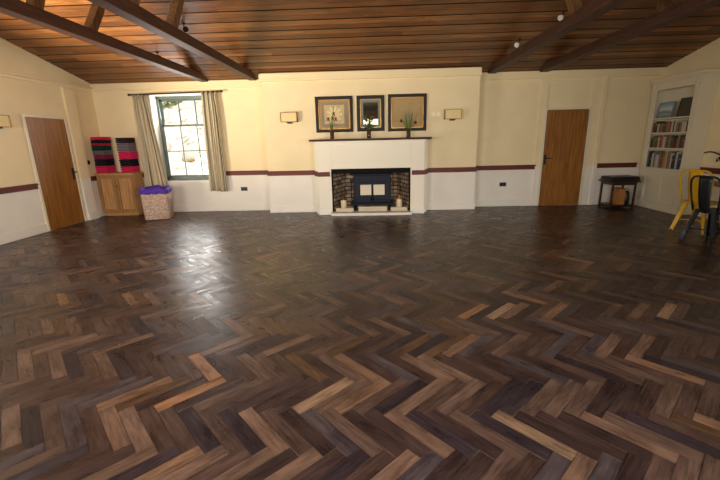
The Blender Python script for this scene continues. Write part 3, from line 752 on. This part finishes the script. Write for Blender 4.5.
# ------------------------------------------------------------------ curtains
t = thing('curtain_pole', 'dark wooden curtain pole with round finials above the window', 'curtain pole', (-4.155, D - .11, 2.555))
bm = new_bm(); tube(bm, [(-.98, 0, 0), (.98, 0, .02)], .015, 12); obj('rod', bm, 'darkwood', t)
for sx in (-1, 1):
    bm = new_bm(); lathe(bm, [(.012, -.035), (.02, -.03), (.016, -.02), (.028, 0), (.02, .022), (.004, .03)], n=14)
    o = obj('finial', bm, 'darkwood', t, loc=(sx * 1.0, 0, .01 + sx * .01)); o.rotation_euler = (0, sx * PI / 2, 0)
    bm = new_bm(); tube(bm, [(sx * .8, .108, .0), (sx * .8, 0, 0)], .009, 8); obj('bracket', bm, 'darkwood', t)
def curtain(x0, x1, xb0, xb1, zt, zb, label, ph):
    o_ = new_bm(); nx, nz = 120, 24; uv = o_.loops.layers.uv['uv']; grid = []
    for j in range(nz + 1):
        v = j / nz; row = []
        for i in range(nx + 1):
            u = i / nx
            xa, xb = x0 + (x1 - x0) * u, xb0 + (xb1 - xb0) * u
            pinch = math.exp(-((v - .06) / .05) ** 2) * .10
            x = xa + (xb - xa) * v - (u - .5) * (x1 - x0) * pinch
            amp = .028 + .022 * v
            y = amp * math.sin(2 * PI * (3.6 * u + ph) + .5 * math.sin(2 * v + u * 5)) + .012 * math.sin(2 * PI * 11 * u + 3 * v)
            z = zt + (zb - zt) * v + .012 * math.sin(6 * u + ph) * v + (.02 if j == 0 else 0)
            row.append(o_.verts.new((x, y, z)))
        grid.append(row)
    for j in range(nz):
        for i in range(nx):
            f = o_.faces.new((grid[j][i], grid[j][i + 1], grid[j + 1][i + 1], grid[j + 1][i])); f.smooth = True
            for l, (a, b) in zip(f.loops, ((i, j), (i + 1, j), (i + 1, j + 1), (i, j + 1))): l[uv].uv = (a / nx * 2.0, b / nz)
    o = obj('curtain', o_, 'curtain', None, loc=((x0 + x1) / 2 - (x0 + x1) / 2, D - .11, 0), recalc=False)
    s = o.modifiers.new('solid', 'SOLIDIFY'); s.thickness = .004; s.offset = 0
    return tag(o, label, 'curtain', 'striped window curtains')
curtain(-5.10, -4.78, -5.13, -4.58, 2.535, .56, 'striped beige and grey curtain hanging behind the purple lined hamper', 0)
curtain(-3.62, -3.27, -3.66, -3.24, 2.555, .47, 'striped beige and grey curtain on the fireplace side of the window', .3)

# ------------------------------------------------------------------ cabinet with folded blankets
cb = thing('wooden_cabinet', 'pale oak two door cabinet in the corner under the folded blankets', 'cabinet', (-5.575, 8.38, 0))
obj('carcass', boxes([(-.40, .40, -.17, .19, .05, .905), (-.37, .37, -.15, .19, 0, .05)]), 'pine', cb, .004)
obj('cabinet_top', boxes([(-.425, .425, -.21, .20, .905, .94)]), 'pine', cb, .006)
for sx in (-1, 1):
    xa, xb = (-.395, -.005) if sx < 0 else (.005, .395)
    dr = new_bm()
    for b_ in ((xa, xa + .06, -.205, -.171, .075, .89), (xb - .06, xb, -.205, -.171, .075, .89), (xa + .06, xb - .06, -.205, -.171, .075, .15), (xa + .06, xb - .06, -.205, -.171, .82, .89)): box(dr, *b_)
    dd = obj('door', dr, 'pine_frame', cb, .003)
    obj('door_panel', boxes([(xa + .055, xb - .055, -.180, -.172, .145, .825)]), 'pine', dd, .003)
bm = new_bm(); lathe(bm, [(.010, 0), (.010, .012), (.016, .018), (.012, .03), (.003, .032)], n=12); k_ = obj('knob', bm, 'darkwood', dd, loc=(.03, -.205, .66)); k_.rotation_euler = (PI / 2, 0, 0)
PINK, PINK2, BLK, BLK2 = srgb(232, 52, 106), srgb(178, 42, 78), srgb(28, 24, 32), srgb(40, 34, 42)
GRY, GRY2, GRN, GRN2, MAR, MAR2 = srgb(126, 116, 122), srgb(104, 96, 104), srgb(20, 66, 52), srgb(30, 54, 48), srgb(150, 52, 72), srgb(116, 44, 62)
RED, RED2, BRN, BRN2 = srgb(206, 44, 66), srgb(172, 40, 60), srgb(56, 44, 44), srgb(48, 38, 40)
def blanket(cx, z0, h_, col, label, grp, dx=0, wd=.235, i=0):
    """a folded blanket: rounded front folds, two layers showing"""
    bm = new_bm(); dp = .155; w2 = wd / 2; rnd = random.Random(i * 13 + 5)
    nlay = 2 if h_ < .09 else 3; lh = h_ / nlay
    for q in range(nlay):
        z = q * lh; j = rnd.uniform(-.004, .004)
        prof = [(dp, z + .001), (-dp + .02, z + .001), (-dp + .006, z + lh * .2), (-dp, z + lh * .5), (-dp + .006, z + lh * .8), (-dp + .02, z + lh - .001), (dp, z + lh - .001)]
        xs_ = [-w2 + j, -w2 + .01 + j, 0, w2 - .01 + j, w2 + j]; rings = []
        for k, x in enumerate(xs_):
            sq = .92 if k in (0, 4) else 1
            rings.append([bm.verts.new((x, y, z + lh / 2 + (zz - z - lh / 2) * sq)) for y, zz in prof])
        for A_, B_ in zip(rings, rings[1:]):
            for k in range(len(prof)):
                f = bm.faces.new((A_[k], A_[(k + 1) % len(prof)], B_[(k + 1) % len(prof)], B_[k])); f.smooth = False
        bm.faces.new(rings[0]); bm.faces.new(list(reversed(rings[-1])))
    o = obj('folded_blanket', bm, blanket_mat('wool_%d' % i, *col), None, loc=(cx + dx, 8.38, z0))
    tag(o, label, 'blanket', grp)
ZC = .9405
def stack(cx, items, total, grp, i0):
    s = sum(h for h, _, _ in items); z = ZC
    for k, (h, col, lab) in enumerate(items):
        hh = h / s * total; blanket(cx, z, hh - .0006, col, lab, grp, random.uniform(-.006, .006), .235 + random.uniform(-.006, .006), i0 + k); z += hh
stack(-5.865, [(40, (PINK, PINK2), 'bright pink folded blanket at the bottom of the taller stack on the cabinet'), (35, (BLK, BLK2), 'black folded blanket second from the bottom of the taller stack'),
              (25, (MAR, MAR2), 'dark rose folded blanket just above the black one in the taller stack'), (23, (GRY, GRY2), 'grey folded blanket in the middle of the taller stack'),
              (27, (GRN, GRN2), 'dark green folded blanket in the taller stack'), (12, (RED, RED2), 'thin red folded blanket right above the green one in the taller stack'),
              (17, (BRN, BLK), 'thin black folded blanket just under the top of the taller stack'), (17, (PINK, RED), 'pink folded blanket topmost on the taller stack')], .765, 'folded blankets, corner stack', 0)
stack(-5.315, [(33, (PINK, PINK2), 'bright pink folded blanket at the bottom of the stack nearer the curtain'), (38, (BLK, BLK2), 'black folded blanket between two pink ones, stack nearer the curtain'),
              (42, (PINK, PINK2), 'thick pink folded blanket in the middle of the stack nearer the curtain'), (43, (GRY, GRY2), 'grey folded blanket in the stack nearer the curtain'),
              (28, (BRN, BRN2), 'dark brown folded blanket topmost on the stack nearer the curtain')], .735, 'folded blankets, stack by the curtain', 20)

# ------------------------------------------------------------------ hamper
hp = thing('laundry_hamper', 'square lace patterned hamper with a purple lining folded over its rim', 'hamper', (-4.545, 7.90, 0), math.radians(17))
def hamper():
    n = 48; rings = []; bm = new_bm()
    def ring(hw, hd, z, p=7, wob=0):
        out = []
        for k in range(n):
            a = 2 * PI * k / n; c, s = math.cos(a), math.sin(a)
            r = (abs(c) ** p + abs(s) ** p) ** (-1 / p)
            out.append((c * r * hw * (1 + wob * math.sin(9 * a)), s * r * hd * (1 + wob * math.cos(7 * a)), z))
        return out
    lv = [(.195, .19, 0), (.205, .20, .02), (.208, .205, .2), (.213, .21, .40), (.213, .21, .60), (.203, .20, .60), (.19, .185, .04)]
    for hw, hd, z in lv: rings.append([bm.verts.new(p_) for p_ in ring(hw, hd, z, 10, .006)])
    for A_, B_ in zip(rings, rings[1:]):
        for k in range(n): bm.faces.new((A_[k], A_[(k + 1) % n], B_[(k + 1) % n], B_[k])).smooth = True
    bm.faces.new(list(reversed(rings[0]))); bm.faces.new(rings[-1])
    obj('basket_body', bm, 'lace', hp)
    bm = new_bm(); rings = []; rr = random.Random(2)
    for q, (hw, hd, z) in enumerate([(.220, .217, .535), (.230, .227, .55), (.228, .224, .61), (.215, .21, .655), (.19, .185, .65), (.18, .176, .56), (.17, .168, .34)]):
        pts = ring(hw, hd, z, 9, .022)
        rings.append([bm.verts.new((x + rr.uniform(-.005, .005), y + rr.uniform(-.005, .005), z_ + (.022 * math.sin(4 * 2 * PI * k / n + 1) + .010 * math.sin(9 * 2 * PI * k / n) if q in (2, 3, 4) else .008 * math.sin(11 * k)))) for k, (x, y, z_) in enumerate(pts)])
    for A_, B_ in zip(rings, rings[1:]):
        for k in range(n): bm.faces.new((A_[k], A_[(k + 1) % n], B_[(k + 1) % n], B_[k])).smooth = True
    bm.faces.new(rings[-1])
    obj('purple_lining', bm, 'purple', hp)
hamper(); hp.scale = (1.2, 1.16, 1)

# ------------------------------------------------------------------ built-in bookcase
BXF, BY0, BY1 = 5.75, 7.30, 8.50
bk = thing('bookcase', 'cream built-in bookcase with panelled base doors and open shelves', 'bookcase', (BXF, 7.9, 0))
def K(b_): return (b_[0] - BXF, b_[1] - BXF, b_[2] - 7.9, b_[3] - 7.9, b_[4], b_[5])
OY0, OY1, OZ0, OZ1 = 7.42, 8.36, .86, 2.33
XB = XR - .004
obj('side_panel', boxes([K((BXF + .025, XB, BY0, BY0 + .03, 0, 2.46))]), 'shelf_paint', bk, .003)
obj('side_panel', boxes([K((BXF + .025, XB, BY1 - .03, BY1, 0, 2.46))]), 'shelf_paint', bk, .003)
obj('back_panel', boxes([K((XB - .015, XB, BY0 + .03, BY1 - .03, 0, 2.46))]), 'shelf_paint', bk)
obj('base_cabinet', boxes([K((BXF + .012, BXF + .0249, BY0, BY1, 0, .80)), K((BXF + .0249, XB - .02, BY0 + .03, BY1 - .03, .0, .80)), K((BXF - .012, BXF + .012, BY0 - .01, BY1 + .01, 0, .13))]), 'shelf_paint', bk, .004)
obj('counter', boxes([K((BXF - .025, XB - .02, BY0 - .012, BY1 + .012, .80, .835))]), 'shelf_paint', bk, .006)
for y0, y1 in ((7.43, 7.885), (7.895, 8.35)):
    bm = new_bm()
    for b_ in ((BXF - .014, BXF + .012, y0, y0 + .07, .16, .77), (BXF - .014, BXF + .012, y1 - .07, y1, .16, .77), (BXF - .014, BXF + .012, y0 + .07, y1 - .07, .16, .23), (BXF - .014, BXF + .012, y0 + .07, y1 - .07, .70, .77)): box(bm, *K(b_))
    dd = obj('cabinet_door', bm, 'shelf_paint', bk, .003)
    obj('door_panel', boxes([K((BXF + .002, BXF + .014, y0 + .085, y1 - .085, .245, .685))]), 'shelf_paint', dd, .006)
for y0, y1 in ((BY0, OY0), (OY1, BY1)):
    bm = new_bm(); box(bm, *K((BXF, BXF + .025, y0, y1, .835, 2.46))); yc = (y0 + y1) / 2
    for q in (-.03, 0, .03): box(bm, *K((BXF - .010, BXF, yc + q - .009, yc + q + .009, .90, 2.31)))
    box(bm, *K((BXF - .012, BXF, y0 + .005, y1 - .005, .835, .89)))
    p_ = obj('pilaster', bm, 'shelf_paint', bk, .003)
    bm = new_bm(); lathe(bm, [(.046, 0), (.046, .012), (.034, .020), (.022, .014), (.014, .024), (.003, .026)], n=20)
    r_ = obj('rosette', bm, 'shelf_paint', p_, loc=(-.0, yc - 7.9, 2.385)); r_.rotation_euler = (0, -PI / 2, 0)
obj('header', boxes([K((BXF, BXF + .025, OY0, OY1, OZ1, 2.46))]), 'shelf_paint', bk, .003)
obj('crown_moulding', boxes([K((BXF - .02, XB, BY0 - .02, BY1 + .02, 2.46, 2.50)), K((BXF - .035, XB, BY0 - .035, BY1 + .035, 2.50, 2.555))]), 'shelf_paint', bk, .006)
SHZ = [.835, 1.225, 1.52, 1.80]
for z in SHZ[1:]:
    obj('shelf', boxes([K((BXF + .02, XB - .016, OY0 - .08, OY1 + .08, z - .022, z))]), 'shelf_paint', bk, .002)
# books
BC = {'cream': srgb(208, 196, 168), 'white': srgb(214, 210, 200), 'navy blue': srgb(38, 48, 86), 'mid blue': srgb(70, 96, 138), 'black': srgb(30, 28, 28), 'dark red': srgb(122, 34, 30), 'orange': srgb(206, 112, 30),
      'yellow': srgb(206, 164, 44), 'dark green': srgb(44, 70, 46), 'brown': srgb(96, 62, 38), 'tan': srgb(160, 122, 78), 'grey': srgb(126, 122, 116), 'lilac grey': srgb(134, 122, 140), 'olive': srgb(112, 104, 44)}
BM = {k: book_mat('book_cover_' + k.replace(' ', '_'), tuple(.72 * q + .02 for q in v[:3]) + (1,)) for k, v in BC.items()}
PAGE = book_mat('book_pages', srgb(176, 164, 136)); LABELM = book_mat('spine_band', srgb(200, 186, 150))
ORD = 'first second third fourth fifth sixth seventh eighth ninth tenth eleventh twelfth thirteenth fourteenth fifteenth sixteenth seventeenth eighteenth nineteenth twentieth'.split()
def book(y, z, th, h_, dp, col, label, grp, lean=0):
    t = thing('book', label, 'book', (BXF + .045, y, z), 0, grp)
    bm = new_bm(); box(bm, 0, .003, 0, th, 0, h_); box(bm, .003, dp, 0, .0022, 0, h_); box(bm, .003, dp, th - .0022, th, 0, h_); obj('cover', bm, BM[col], t)
    obj('pages', boxes([(.003, dp - .004, .0022, th - .0022, .003, h_ - .004)]), PAGE, t)
    if th > .045 and col not in ('cream', 'white', 'grey'): obj('spine_label', boxes([(-.0008, 0, .006, th - .006, h_ * .62, h_ * .74)]), BM['tan'] if col not in ('cream', 'white') else BM['brown'], t)
rows = [(SHZ[0], 'lowest', ['navy blue', 'black', 'white', 'grey', 'cream', 'white', 'lilac grey', 'brown', 'orange', 'yellow', 'cream', 'lilac grey', 'tan', 'white', 'black', 'navy blue', 'white', 'mid blue', 'navy blue', 'dark green'], (.24, .33)),
        (SHZ[1], 'middle', ['black', 'olive', 'olive', 'brown', 'cream', 'dark red', 'orange', 'white', 'grey', 'brown', 'tan', 'dark green', 'dark red', 'black', 'brown', 'tan', 'navy blue', 'dark red', 'grey', 'brown'], (.19, .245)),
        (SHZ[2], 'upper', ['dark red', 'black', 'cream', 'brown', 'tan', 'dark green', 'brown', 'grey', 'orange', 'dark red', 'white', 'black', 'cream', 'grey', 'dark red', 'tan', 'cream', 'white', 'brown', 'tan'], (.17, .225))]
rb = random.Random(21)
for z, nm, cols, (ha, hb) in rows:
    avail = OY1 - OY0 - .02; ths = [rb.uniform(.03, .06) for _ in cols]; k_ = avail / sum(ths); ths = [q * k_ for q in ths]
    y = OY1 - .01
    for i, (c, th) in enumerate(zip(cols, ths)):
        y -= th
        book(y + .0006, z, th - .0012, rb.uniform(ha, hb), rb.uniform(.15, .19), c, f'{c} book, {ORD[i]} from the far wall end of the {nm} bookcase row', f'books on the {nm} shelf of the bookcase')
def shelf_picture(y0, y1, z, h_, mat, frame, label, rz=0):
    t = thing('shelf_picture', label, 'picture', (BXF + .05, (y0 + y1) / 2, z), rz)
    t.rotation_euler = (0, math.radians(9), rz); w_ = (y1 - y0) / 2; fw = .018
    bm = new_bm()
    for b_ in ((0, .016, -w_, -w_ + fw, 0, h_), (0, .016, w_ - fw, w_, 0, h_), (0, .016, -w_ + fw, w_ - fw, 0, fw), (0, .016, -w_ + fw, w_ - fw, h_ - fw, h_)): box(bm, *b_)
    obj('frame', bm, frame, t, .002)
    obj('print', boxes([(.006, .014, -w_ + fw * .8, w_ - fw * .8, fw * .8, h_ - fw * .8)]), mat, t)
M['bluegrey'] = plain('blue_grey_frame', srgb(120, 136, 142), .4)
shelf_picture(7.95, 8.34, SHZ[3] + .001, .30, 'sea', 'bluegrey', 'pale blue landscape picture leaning on the top shelf of the bookcase')
shelf_picture(7.47, 7.82, SHZ[3] + .001, .34, 'night', 'black', 'dark framed picture leaning on the top shelf of the bookcase')

# ------------------------------------------------------------------ low stand with record player
st = thing('side_table', 'dark wooden two tier side table between the far door and the bookcase', 'table', (5.19, 8.24, 0))
obj('table_top', boxes([(-.30, .30, -.24, .24, .545, .575)]), 'darkwood', st, .004)
for x in (-.235, .215):
    for y in (-.20, .19):
        obj('leg', boxes([(x - .016, x + .016, y - .016, y + .016, 0, .545)]), 'darkwood', st, .003)
for x in (-.235, .215): obj('side_rail', boxes([(x - .012, x + .012, -.18, .17, .49, .545), ]), 'darkwood', st, .002)
obj('front_rail', boxes([(-.215, .195, -.212, -.188, .49, .545)]), 'darkwood', st, .002)
obj('lower_shelf', boxes([(-.255, .235, -.22, .21, .045, .075)]), 'darkwood', st, .003)
t = thing('record_player', 'black closed record player on top of the dark side table', 'record player', (5.20, 8.22, .575))
obj('plinth', boxes([(-.30, .28, -.19, .19, .008, .05)]), 'black', t, .004)
obj('lid', boxes([(-.29, .27, -.18, .19, .052, .085)]), 'black', t, .01)
for x in (-.25, .23):
    for y in (-.15, .15):
        bm = new_bm(); lathe(bm, [(.015, 0), (.015, .0085)], (x, y, 0), 10); obj('foot', bm, 'iron', t)
bm = new_bm(); lathe(bm, [(.012, 0), (.012, .012)], n=12); q_ = obj('knob', bm, 'brass', t, loc=(.2, -.19, .03)); q_.rotation_euler = (PI / 2, 0, 0)
t = thing('record_box', 'tan box standing on the lower shelf of the side table', 'box', (5.20, 8.24, .0755))
obj('box_body', boxes([(-.075, .075, -.13, .13, 0, .31)]), 'cardboard', t, .004); obj('box_lid', boxes([(-.078, .078, -.133, .133, .311, .335)]), 'cardboard', t, .004)
t = thing('black_bag', 'black rounded bag beside the tan box on the side table shelf', 'bag', (5.345, 8.20, .0755))
bm = new_bm(); lathe(bm, [(.05, 0), (.068, .02), (.072, .12), (.062, .22), (.045, .27), (.012, .285)], n=20); obj('bag_body', bm, 'black', t, smooth=True)
bm = new_bm(); tube(bm, [(-.035, 0, .26), (-.03, 0, .32), (0, 0, .34), (.03, 0, .32), (.035, 0, .26)], .006, 8); obj('bag_handle', bm, 'iron', t)
# ------------------------------------------------------------------ metal cafe chairs and table
def cafe_chair(label, loc, rz, mat):
    """faces +X: back at -X"""
    t = thing('cafe_chair', label, 'chair', loc, rz, 'metal cafe chairs')
    sh = .45
    bm = new_bm(); n = 32
    def sq(hw, hd, z, p=5, tap=0):
        o = []
        for k in range(n):
            a = 2 * PI * k / n; c, s = math.cos(a), math.sin(a); r = (abs(c) ** p + abs(s) ** p) ** (-1 / p); x = c * r * hw
            o.append(bm.verts.new((x, s * r * hd * (1 + tap * x), z)))
        return o
    R_ = [sq(.178, .178, sh - .035, tap=.35), sq(.18, .18, sh - .008, tap=.35), sq(.172, .172, sh, tap=.35), sq(.12, .12, sh - .006, tap=.35), sq(.02, .02, sh - .010)]
    for A_, B_ in zip(R_, R_[1:]):
        for k in range(n): bm.faces.new((A_[k], A_[(k + 1) % n], B_[(k + 1) % n], B_[k])).smooth = True
    bm.faces.new(R_[-1]); bm.faces.new(list(reversed(R_[0]))); obj('seat', bm, mat, t)
    for sx in (-1, 1):
        for sy in (-1, 1):
            top = Vector((sx * .145, sy * (.145 + .02 * sx), sh - .02)); bot = Vector((sx * .215, sy * .215, 0))
            bm = new_bm(); pts = []
            for q in range(6):
                u = q / 5; c = top.lerp(bot, u); w_ = .062 * (1 - u) + .024 * u; th = .010 + .008 * (1 - u)
                dirs = Vector((sx, sy, 0)).normalized(); tan = Vector((-dirs.y, dirs.x, 0))
                # folded sheet: two wings meeting on the outer corner
                o0 = c + dirs * .022; l = c - dirs * .016 + tan * w_ * .62; r = c - dirs * .016 - tan * w_ * .62
                pts.append([bm.verts.new(v_) for v_ in (l, l - dirs * th + (-tan) * th * .3, c + dirs * (.022 - th * 1.2), r - dirs * th + tan * th * .3, r, o0)])
            for A_, B_ in zip(pts, pts[1:]):
                for k in range(6): bm.faces.new((A_[k], A_[(k + 1) % 6], B_[(k + 1) % 6], B_[k]))
            bm.faces.new(pts[0]); bm.faces.new(list(reversed(pts[-1]))); lg = obj('leg', bm, mat, t)
            bm = new_bm(); lathe(bm, [(.014, 0), (.016, .006), (.014, .022)], tuple(bot), 10); obj('foot', bm, 'black', lg)
    # back frame: tube rising from the rear corners, rounded top
    bm = new_bm(); pts = []
    zt = .90
    for sy in (-1, 1):
        seg = [(-.165, sy * .165, sh - .02), (-.19, sy * .190, sh + .12), (-.215, sy * .205, sh + .25), (-.235, sy * .205, zt - .10), (-.245, sy * .190, zt - .045), (-.25, sy * .155, zt - .012), (-.252, sy * .10, zt)]
        pts += seg if sy < 0 else list(reversed(seg))
    tube(bm, pts, .0135, 10, 0); obj('back_frame', bm, mat, t)
    bm = new_bm(); G = []
    for q in range(9):
        u = q / 8; z = sh - .03 + (zt - sh + .03) * u; x = -.172 - .080 * u - .018 * math.sin(PI * u); w_ = .075 + .020 * u
        G.append([bm.verts.new((x - .008 * (1 - (s_ / 2) ** 2 * 0) + .006 * abs(s_), w_ * s_ / 2, z)) for s_ in (-2, -1, 0, 1, 2)])
    for A_, B_ in zip(G, G[1:]):
        for k in range(4): bm.faces.new((A_[k], A_[k + 1], B_[k + 1], B_[k])).smooth = True
    sp = obj('back_splat', bm, mat, t); s = sp.modifiers.new('solid', 'SOLIDIFY'); s.thickness = .004
    bm = new_bm()
    tube(bm, [(-.19, -.188, .16), (.19, .188, .15)], .008, 8); tube(bm, [(-.19, .188, .17), (.19, -.188, .16)], .008, 8); obj('cross_brace', bm, mat, t)
    return t
cafe_chair('yellow metal cafe chair standing in front of the bookcase', (5.07, 5.99, 0), math.radians(20), 'yellow').scale = (1.06, 1.06, 1.06)
cafe_chair('dark gunmetal cafe chair standing next to the yellow chair', (4.72, 5.34, 0), math.radians(10), 'gun').scale = (1.02, .98, 1.03)
tb = thing('dining_table', 'brown wooden table beside the metal cafe chairs', 'table', (5.50, 5.35, 0))
bm = new_bm()
for k in range(4):
    x0 = -.40 + k * .20; box(bm, x0 + .001, x0 + .199, -.85, .85, .715, .755)
obj('table_top', bm, 'tablewood', tb, .004)
for x in (0.0, .33):
    for y in (-.76, .76): obj('leg', boxes([(x - .035, x + .035, y - .035, y + .035, 0, .715)]), 'darkwood', tb, .004)
obj('apron', boxes([(-.03, .36, -.79, -.765, .62, .715), (-.03, .36, .765, .79, .62, .715), (-.012, .012, -.76, .76, .62, .715), (.32, .345, -.76, .76, .62, .715)]), 'tablewood', tb, .003)
# wrought iron bracket on the side wall
t = thing('iron_bracket', 'black wrought iron scrolled bracket on the wall beside the bookcase', 'bracket', (XR - .002, 6.93, 1.07))
obj('back_plate', boxes([(-.012, 0, -.03, .03, -.05, .13)]), 'iron', t, .003)
bm = new_bm()
def scroll(dy, up, n=22):
    return [(-.02 - .16 * min(1, k / 12) * (1 if k < 13 else 1) + .0 * k, dy * (.02 + .30 * k / n), up + .05 * math.sin(k / n * 5)) for k in range(n + 1)]
tube(bm, scroll(-1, .05), .011, 8); tube(bm, scroll(1, .05)[:12], .011, 8); tube(bm, [(-.01, 0, -.03), (-.10, -.04, -.06), (-.16, -.10, -.02), (-.15, -.18, .04), (-.11, -.22, .02)], .010, 8)
obj('scroll_arm', bm, 'iron', t)

# ------------------------------------------------------------------ garden outside the far window
struct('ground', boxes([(-14, 8, D + T, 12.2, -.35, -.05)]), 'paving')
struct('garden_wall', boxes([(-14, 6, 12.0, 12.3, -.1, .74)]), 'garden_white', bevel=.02)
def bank():
    bm = new_bm(); rnd = random.Random(9); G = []
    from mathutils import noise as nz
    for j in range(31):
        row = []
        for i in range(41):
            x = -16 + 22 * i / 40; y = 12.25 + 14 * j / 30
            z = .60 + .5 * (y - 12.25) + .35 * nz.noise(Vector((x * .9, y * .9, 1))) + .15 * nz.noise(Vector((x * 2.6, y * 2.6, 4)))
            row.append(bm.verts.new((x, y, max(.3, z))))
        G.append(row)
    for a, b in zip(G, G[1:]):
        for i in range(40): bm.faces.new((a[i], a[i + 1], b[i + 1], b[i])).smooth = True
    mt, nt, b_ = new_mat('dry_grass_bank', .95)
    f = noise(nt, 3.5, 6, objco(nt), .65)
    nt.links.new(ramp(nt, f, [(.3, srgb(112, 104, 78)), (.42, srgb(190, 174, 142)), (.52, srgb(236, 228, 212)), (.62, srgb(206, 190, 160)), (.74, srgb(140, 124, 96))]), b_.inputs['Base Color'])
    bump(nt, b_, f, .6, .15)
    struct('garden_bank', bm, mt)
bank()
def boulder(x, y, z, r, seed, label):
    from mathutils import noise as nz
    bm = new_bm(); bmesh.ops.create_icosphere(bm, subdivisions=3, radius=r)
    for v in bm.verts:
        k = 1 + .35 * nz.noise(v.co * (1.4 / r) + Vector((seed, 0, 0))); v.co = Vector((v.co.x * k * 1.25, v.co.y * k, v.co.z * k * .8))
    tag(obj('boulder', bm, 'rock', None, loc=(x, y, z), smooth=False), label, 'rock', 'boulders on the sunlit bank outside the window')
for i, (x, y, r) in enumerate(((-7.6, 14.0, .3), (-6.2, 13.3, .28), (-5.5, 14.8, .32))):
    boulder(x, y, .60 + .5 * (y - 12.25) - .02, r, i * 3.1, ('pale boulder outside, behind the left sash panes', 'pale boulder outside, just above the white garden wall', 'pale boulder outside, highest of those on the bank')[i])
def shrub(x, y, z, r, seed, label):
    t = thing('garden_shrub', label, 'shrub', (x, y, z)); rnd = random.Random(seed)
    bm = new_bm()
    for k in range(7):
        a = rnd.uniform(0, 2 * PI); tube(bm, [(0, 0, -.2), (math.cos(a) * r * .3, math.sin(a) * r * .3, r * .7), (math.cos(a) * r * .6, math.sin(a) * r * .6, r * 1.3)], [.04, .03, .01], 6)
    obj('branches', bm, 'darkwood', t)
    bm = new_bm()
    for k in range(420):
        d_ = Vector((rnd.gauss(0, 1), rnd.gauss(0, 1), rnd.gauss(0, 1))).normalized() * r * rnd.uniform(.5, 1.05); d_.z = d_.z * .85 + r * .95
        leaf(bm, d_, (rnd.gauss(0, 1), rnd.gauss(0, 1), rnd.uniform(-.3, 1)), rnd.uniform(.12, .22), .05, .3)
    obj('foliage', bm, 'leaf_out', t, recalc=False)
shrub(-9.0, 17.4, 2.9, .7, 4, 'green leafy shrub on the bank, seen in the top panes beside the curtain')
shrub(-5.9, 19.0, 3.6, .9, 8, 'green leafy shrub high on the bank, seen through the uppermost panes')
